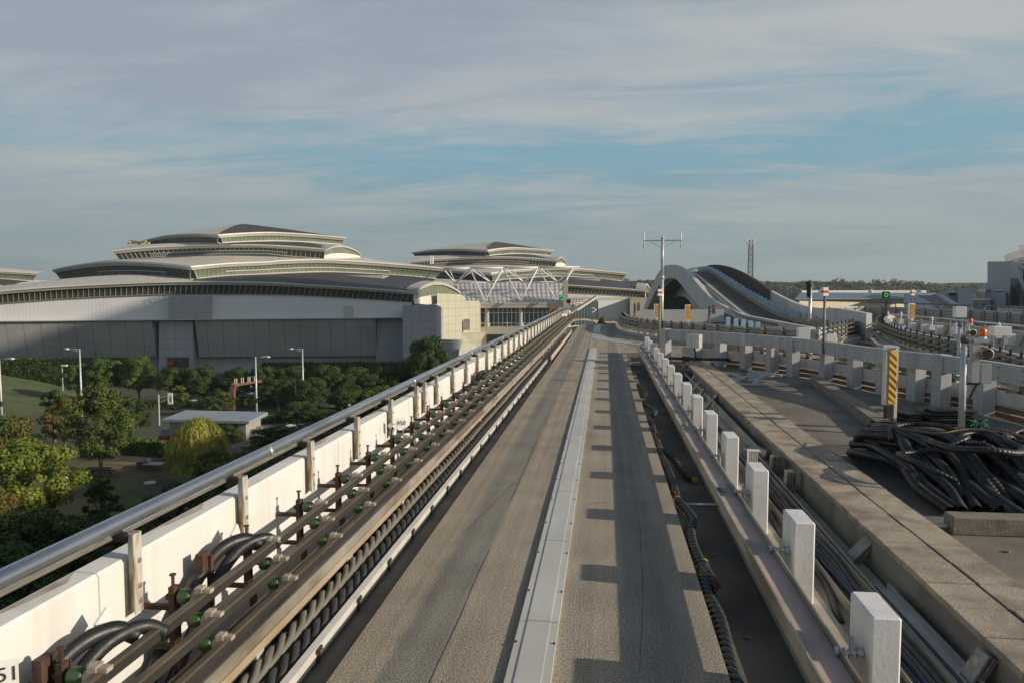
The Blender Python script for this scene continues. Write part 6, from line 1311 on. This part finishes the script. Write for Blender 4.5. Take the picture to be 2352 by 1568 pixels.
tree(800, 975, 2.6, 4.2, 'round', G2, 'dark tree beyond the parking area', 0)
tree(870, 965, 2.6, 4.0, 'loose', G6, 'olive tree just above the handrail, right of the parking area', 0)
tree(505, 955, 1.8, 3.0, 'loose', G6, 'small olive tree left of the orange gate frame', 1)
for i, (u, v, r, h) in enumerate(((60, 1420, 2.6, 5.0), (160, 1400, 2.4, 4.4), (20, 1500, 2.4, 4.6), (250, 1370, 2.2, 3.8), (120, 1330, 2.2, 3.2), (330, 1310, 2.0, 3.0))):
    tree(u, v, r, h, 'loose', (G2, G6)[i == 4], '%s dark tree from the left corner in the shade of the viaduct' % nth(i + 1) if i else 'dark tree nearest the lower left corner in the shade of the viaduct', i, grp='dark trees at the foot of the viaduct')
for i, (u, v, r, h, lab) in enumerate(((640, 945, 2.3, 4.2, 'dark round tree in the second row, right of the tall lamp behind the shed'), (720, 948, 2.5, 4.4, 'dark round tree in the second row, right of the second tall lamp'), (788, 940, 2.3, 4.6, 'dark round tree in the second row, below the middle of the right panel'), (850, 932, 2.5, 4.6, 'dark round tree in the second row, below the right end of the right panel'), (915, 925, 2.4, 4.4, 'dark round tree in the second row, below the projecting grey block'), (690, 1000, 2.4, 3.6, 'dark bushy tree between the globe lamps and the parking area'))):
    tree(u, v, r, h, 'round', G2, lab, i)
# hedges
def hedge(uv, h, w_, m_, lab, n=2600, leaf=.16, z=GZ):
    P = Path([tuple(PZ(u, v, z)) for u, v in uv], 6); mb = MB(); L_ = P.len
    mb.sweep(P.fr(0, L_, 2), rect(-w_ * .42, w_ * .42, 0, h * .92)); core = len(mb.f)
    for _ in range(n):
        o, r, f = P.at(random.uniform(0, L_)); s_ = random.choice((0, 1, 1, 2)); x = random.uniform(-w_ / 2, w_ / 2); zz_ = random.uniform(0, h)
        if s_ == 0: zz_ = h * random.uniform(.92, 1.04)
        elif s_ == 1: x = -w_ / 2 * random.choice((-1, 1)) * random.uniform(.85, 1.05)
        else: x = w_ / 2 * random.uniform(.85, 1.05)
        p = o + r * x + ZA * zz_; a = Vector((random.gauss(0, 1), random.gauss(0, 1), random.gauss(0, 1))).normalized() * leaf; b = a.cross(Vector((random.gauss(0, 1), random.gauss(0, 1), random.gauss(0, 1)))).normalized() * leaf * .7; mb.add([p - a, p - b, p + a, p + b], [(0, 1, 2, 3)])
    return tag(mb.build('hedge', m_), lab, 'hedge', 'hedges')
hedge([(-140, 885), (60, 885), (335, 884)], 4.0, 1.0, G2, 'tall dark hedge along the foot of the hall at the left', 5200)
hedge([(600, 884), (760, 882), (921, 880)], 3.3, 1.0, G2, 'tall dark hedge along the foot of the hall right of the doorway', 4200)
hedge([(300, 940), (440, 935), (900, 925)], 1.0, 1.2, G2, 'long low hedge along the road before the hall', 3800)
hedge([(560, 975), (760, 960), (900, 950)], .9, 1.1, G2, 'low hedge along the parking area', 2200)
hedge([(280, 1040), (395, 1048)], 1.3, 1.2, G1, 'short hedge along the path left of the shed', 900)
q = PY(1382, 742, 66); e = empty('shrub', (q.x, 66, q.z - 1.2), 0, 'small leafy shrub at the crest of the track before the white clad block', 'shrub', 'shrubs by the crest'); c = bpy.data.objects.new('foliage', CRN['vase'][0].mesh('foliage', G6)); C.objects.link(c); c.parent = e; c.scale = (.42, .42, .75)
q = PY(1262, 742, 60); e2 = copy_tree(e, Vector((q.x - .2, 60, q.z - 1.3)), 1, 'leafy shrub poking over the left handrail beside the orange sign')
# shed
e = empty('shed', PZ(480, 1035, GZ), 0, 'small grey flat-roofed shed behind the willow', 'shed'); O = e.location.copy()
a = PZ(392, 1035, GZ); b = PZ(566, 1040, GZ); f_ = (PZ(600, 1022, GZ) - b); h = 2.75
mb = MB(); mb.hexa([a - O, b - O, b + f_ - O, a + f_ - O] + [p - O + ZA * h for p in (a, b, b + f_, a + f_)]); mb.build('wall', mat('shed_wall', (.36, .335, .30), .8, 0, .12, .5, .2, 20), e)
dx = (b - a).normalized() * .5; dy = f_.normalized() * .5; P = [a - dx - dy, b + dx - dy, b + f_ + dx + dy, a + f_ - dx + dy]
mb = MB(); mb.hexa([p - O + ZA * h for p in P] + [p - O + ZA * (h + (.22 if i < 2 else .34)) for i, p in enumerate(P)]); mb.build('roof', mat('shed_roof', (.33, .37, .40), .6, .1, .08, .5), e)
rt = Vector((f_.y, -f_.x, 0)).normalized()
mb = MB()
for t_, s_ in ((.3, .5), (.72, .55)): mb.box(b + f_ * t_ - O + rt * .25 + ZA * 1.7, (.5, .5, .55), math.atan2(f_.y, f_.x))
mb.build('vent_hood', GALV, e); mb = MB(); mb.box(b + f_ * .6 - O + rt * .6 + ZA * .7, (1.2, .9, 1.4), math.atan2(f_.y, f_.x)); mb.build('cabinet', LAMPW, e)
p0_ = PZ(556, 1052, GZ); p1_ = PZ(606, 1046, GZ); mb = MB(); n = 26
for i in range(n): q = p0_.lerp(p1_, i / (n - 1)); mb.cyl(q, q + ZA * 1.0, .02, 5)
for z in (.15, .95): mb.bar(p0_ + ZA * z, p1_ + ZA * z, .04)
tag(mb.build('iron_fence', BOLT), 'dark iron fence beside the shed', 'fence')
# street lamps
def lamp(u, vb, vt, side, lab, dark=True):
    p = PZ(u, vb, GZ); q = ray(u, vt); t_ = (p - CAMP).dot(CF); top = CAMP + q * t_; h = top.z - GZ
    e = empty('street_lamp', p, R(YAW), lab, 'street lamp', 'tall street lamps'); mb = MB(); mb.tube([(0, 0, 0), (0, 0, h * .35), (0, 0, h)], .1, 10, True, [.12, .11, .075]); mb.bar((0, 0, h - .1), (side * 1.2, 0, h + .05), .06); mb.bar((0, 0, h - .35), (side * 1.0, 0, h - .1), .04); mb.build('pole', LAMPW, e, True)
    mb = MB(); mb.cyl((0, 0, h * .28), (0, 0, h * .36), .125, 10); mb.build('band', BLACK, e)
    mb = MB(); mb.lathe((side * 1.35, 0, h - .06), [(.05, -.10), (.26, -.04), (.30, .02), (.22, .12), (.05, .17)], 14); mb.build('lamp_head', LAMPW, e, True); return e
lamp(5, 975, 822, 1, 'tall street lamp at the left edge with its arm to the right'); lamp(189, 972, 800, -1, 'tall street lamp rising above the vase-shaped tree'); lamp(590, 966, 818, 1, 'tall street lamp behind the right end of the shed'); lamp(697, 940, 800, -1, 'tall street lamp standing before the right grey panel')
def slamp(u, vb, vt, lab):
    p = PZ(u, vb, GZ); t_ = (p - CAMP).dot(CF); h = (CAMP + ray(u, vt) * t_).z - GZ; e = empty('park_lamp', p, 0, lab, 'park lamp', 'small park lamps'); mb = MB(); mb.cyl((0, 0, 0), (0, 0, h - .3), .05, 8); mb.build('pole', mat('lamp_pole_green', (.12, .20, .16), .5, .2), e); mb = MB(); mb.lathe((0, 0, h - .3), [(.08, 0), (.12, .14), (.42, .2), (.38, .27), (.05, .33)], 14); mb.build('lamp_head', LAMPW, e, True)
slamp(346, 1152, 1104, 'mushroom park lamp on the lawn below the willow'); slamp(656, 985, 946, 'mushroom park lamp beside the parking area'); slamp(698, 1010, 970, 'mushroom park lamp just above the handrail'); slamp(443, 950, 917, 'slim banded park lamp behind the shed roof')
e = empty('park_lamp', PZ(145, 905, GZ), 0, 'short lamp with a square head before the tall hedge', 'park lamp', 'small park lamps'); mb = MB(); mb.cyl((0, 0, 0), (0, 0, 4.0), .07, 8); mb.build('pole', LAMPW, e); mb = MB(); mb.box((.35, 0, 4.0), (.8, .35, .22)); mb.build('lamp_head', SIGNW, e)
# orange gate frame with lamps
p = PZ(535, 947, GZ); e = empty('gate_frame', p, 0, 'orange-brown gate frame with small twin lamps, before the doorway', 'gate frame'); mb = MB(); mb.box((0, 0, 1.35), (.55, .4, 2.7)); mb.hexa([(-.27, -.2, 2.7), (.27, -.2, 2.7), (.27, .2, 2.7), (-.27, .2, 2.7), (.0, -.2, 3.5), (.5, -.2, 3.3), (.5, .2, 3.3), (.0, .2, 3.5)]); mb.hexa([(.1, -.2, 3.1), (2.7, 1.6, 3.45), (2.7, 2.0, 3.45), (.1, .2, 3.1), (.1, -.2, 3.4), (2.7, 1.6, 3.7), (2.7, 2.0, 3.7), (.1, .2, 3.4)]); mb.build('frame', mat('terracotta_paint', (.26, .12, .08), .7, 0, .1, 2), e)
mb = MB()
for k in range(4):
    for d_ in (0, .3): x = .25 + k * .62 + d_ * .6; mb.cyl((x, x * .65, 3.1 + x * .1), (x, x * .65, 4.0 + x * .1), .045, 6)
mb.build('twin_lamp', SIGNW, e)
p = PZ(1004, 945, GZ); p = PZ(1000, 940, GZ); q = PZ(1000, 940, GZ)
p = PZ(1568 * .2387 * 0 + 680, 955, GZ); e = empty('sign_post', p, 0, 'thin rusty post with an arm, before the right hedge', 'post'); mb = MB(); mb.cyl((0, 0, 0), (0, 0, 4.2), .06, 6); mb.bar((0, 0, 2.4), (1.2, 0, 3.0), .12); mb.build('post_body', RUST, e)
# signs
p = PZ(366, 976, GZ); e = empty('road_sign', p, R(YAW), 'grey pole with a white double-faced road sign beside the young yellow tree', 'sign'); mb = MB(); mb.cyl((0, 0, 0), (0, 0, 3.3), .09, 8); mb.bar((0, 0, 2.5), (1.1, 0, 2.8), .06); mb.bar((0, 0, 3.0), (1.1, 0, 3.2), .06); mb.build('post_body', LAMPW, e)
mb = MB(); mb.box((1.25, 0, 2.9), (.5, .12, 1.2)); mb.build('panel', SIGNW, e); mb = MB(); mb.box((1.33, -.07, 2.85), (.16, .02, .6)); mb.build('print', mat('print_grey', (.15, .17, .17), .6), e)
p = PZ(382, 1024, GZ); e = empty('shop_sign', p, R(YAW), 'white and red board at the left corner of the shed', 'sign'); mb = MB(); mb.box((0, 0, 1.35), (1.4, .1, .75)); mb.build('board', mat('pale_board', (.55, .56, .62), .6), e); mb = MB(); mb.box((0, 0, .75), (1.4, .12, .42)); mb.build('red_board', RED, e)
mb = MB(); mb.box((.05, -.056, 1.45), (.9, .01, .10)); mb.box((-.1, -.056, 1.25), (.6, .01, .06)); mb.box((0, -.056, 1.06), (1.2, .01, .05)); mb.build('print', BLUES, e)
p = PZ(152, 1158, GZ); e = empty('park_clock', p, 0, 'round white park clock on a pole above the yellow-green tree', 'clock'); mb = MB(); mb.cyl((0, 0, 0), (0, 0, 1.3), .04, 8); mb.build('pole', BOLT, e); mb = MB(); mb.lathe((0, 0, 1.62), [(.30, .05), (.32, 0), (.30, -.05)], 20, 'Y'); mb.build('clock_face', SIGNW, e); mb = MB(); mb.box((0, -.06, 1.70), (.03, .01, .2)); mb.box((.06, -.06, 1.62), (.14, .01, .03)); mb.cyl((0, 0, 1.92), (0, 0, 2.05), .04, 6); mb.build('clock_hands', INK, e)
p = PZ(222, 1222, GZ); e = empty('direction_sign', p, 0, 'blue direction sign on a blue post at the foot of the small layered tree', 'sign'); mb = MB(); mb.box((0, 0, .65), (.09, .09, 1.3)); mb.box((-.2, 0, 1.15), (.5, .05, .12)); mb.box((.28, 0, 1.28), (.6, .05, .22)); mb.build('board', BLUES, e); mb = MB(); [mb.box((.15 + .12 * k, -.03, 1.28), (.07, .01, .09)) for k in range(3)]; mb.build('print', SIGNW, e)
p = PZ(72, 1372, GZ); e = empty('utility_cabinet', PZ(62, 1392, GZ), .2, 'pale green utility cabinet at the lower left below the viaduct', 'cabinet'); mb = MB(); mb.bbox((0, 0, .55), (.75, .5, 1.1), .02); mb.build('body', mat('cabinet_green', (.12, .24, .19), .6), e); mb = MB(); mb.box((0, -.26, .55), (.6, .02, .9)); mb.build('door', mat('cabinet_green_dark', (.10, .21, .17), .6), e)
# picnic table
p = PZ(226, 1097, GZ); e = empty('picnic_table', p, .1, 'wooden picnic table with benches under the vase-shaped tree', 'picnic table'); WD = mat('old_wood', (.09, .075, .06), .8, 0, .2, 4, .2, 30)
mb = MB(); mb.box((0, 0, .75), (1.9, .8, .06)); mb.build('table_top', WD, e)
for s_ in (-1, 1): mb = MB(); mb.box((0, s_ * .75, .44), (1.9, .28, .05)); mb.build('bench', WD, e)
for s_ in (-1, 1): mb = MB(); mb.bar((s_ * .7, -.7, 0), (s_ * .7, -.2, .74), .08); mb.bar((s_ * .7, .7, 0), (s_ * .7, .2, .74), .08); mb.bar((s_ * .7, -.8, .40), (s_ * .7, .8, .40), .07); mb.build('leg', WD, e)
p = PZ(345, 1078, GZ); e = empty('planter', p, 0, 'low brick planters with a blue-grey bin beside the path', 'planter'); mb = MB(); mb.box((.4, 0, .25), (1.4, .9, .5)); mb.box((-.9, .6, .28), (.8, .8, .56)); mb.build('planter_wall', mat('brown_brick', (.12, .085, .07), .85, 0, .2, 3), e); mb = MB(); mb.box((-.25, .0, .42), (.3, .5, .84)); mb.build('bin', mat('bin_blue', (.10, .15, .20), .6), e); mb = MB(); mb.box((.4, 0, .53), (1.5, 1.0, .06)); mb.build('coping', GREYP, e)
# parked vans and cars glimpsed behind the hedge
def van(u, v, col, lab, rz=0., s=1.0):
    p = PZ(u, v, GZ); e = empty('parked_van', p, R(YAW) + rz, lab, 'van', 'vehicles parked before the hall'); e.scale = (s, s, s)
    mb = MB(); pr = [(-2.3, .35), (2.3, .35), (2.3, 1.0), (2.0, 1.15), (1.35, 1.85), (-2.2, 1.9), (-2.3, 1.8)]; mb.prism([(x, -.85, z) for x, z in pr], (0, 1.7, 0)); mb.build('body', mat('van_' + lab.split()[0], col, .35, 0, .04, 1, coat=.5), e)
    mb = MB()
    for y_ in (-.86, .86): mb.prism([(x, y_ - .01, z) for x, z in ((-2.0, 1.15), (1.75, 1.15), (1.3, 1.75), (-2.0, 1.75))], (0, .02, 0))
    mb.build('window', GLS, e)
    for x_ in (-1.4, 1.45):
        for y_ in (-.8, .8): mb = MB(); mb.cyl((x_, y_ - .1, .33), (x_, y_ + .1, .33), .33, 14); mb.build('wheel', BLACK, e)
van(630, 928, (.62, .66, .66), 'white van parked behind the hedge, right of the doorway'); van(500, 925, (.55, .56, .56), 'silver van parked below the doorway'); van(586, 918, (.35, .48, .55), 'pale blue van parked behind the tall lamp', .1); van(1235 * 0 + 760, 938, (.5, .5, .48), 'grey van half hidden behind the right trees'); van(444, 922, (.6, .6, .58), 'cream van parked left of the doorway')
mb = MB()
for i, u in enumerate((664, 672, 681)): p = PZ(u, 978 - i * 2, GZ); mb.box(p + ZA * .3, (.5, .3, .6), .2)
tag(mb.build('barrier_blocks', SIGNW), 'white barrier blocks in the parking area', 'barrier')
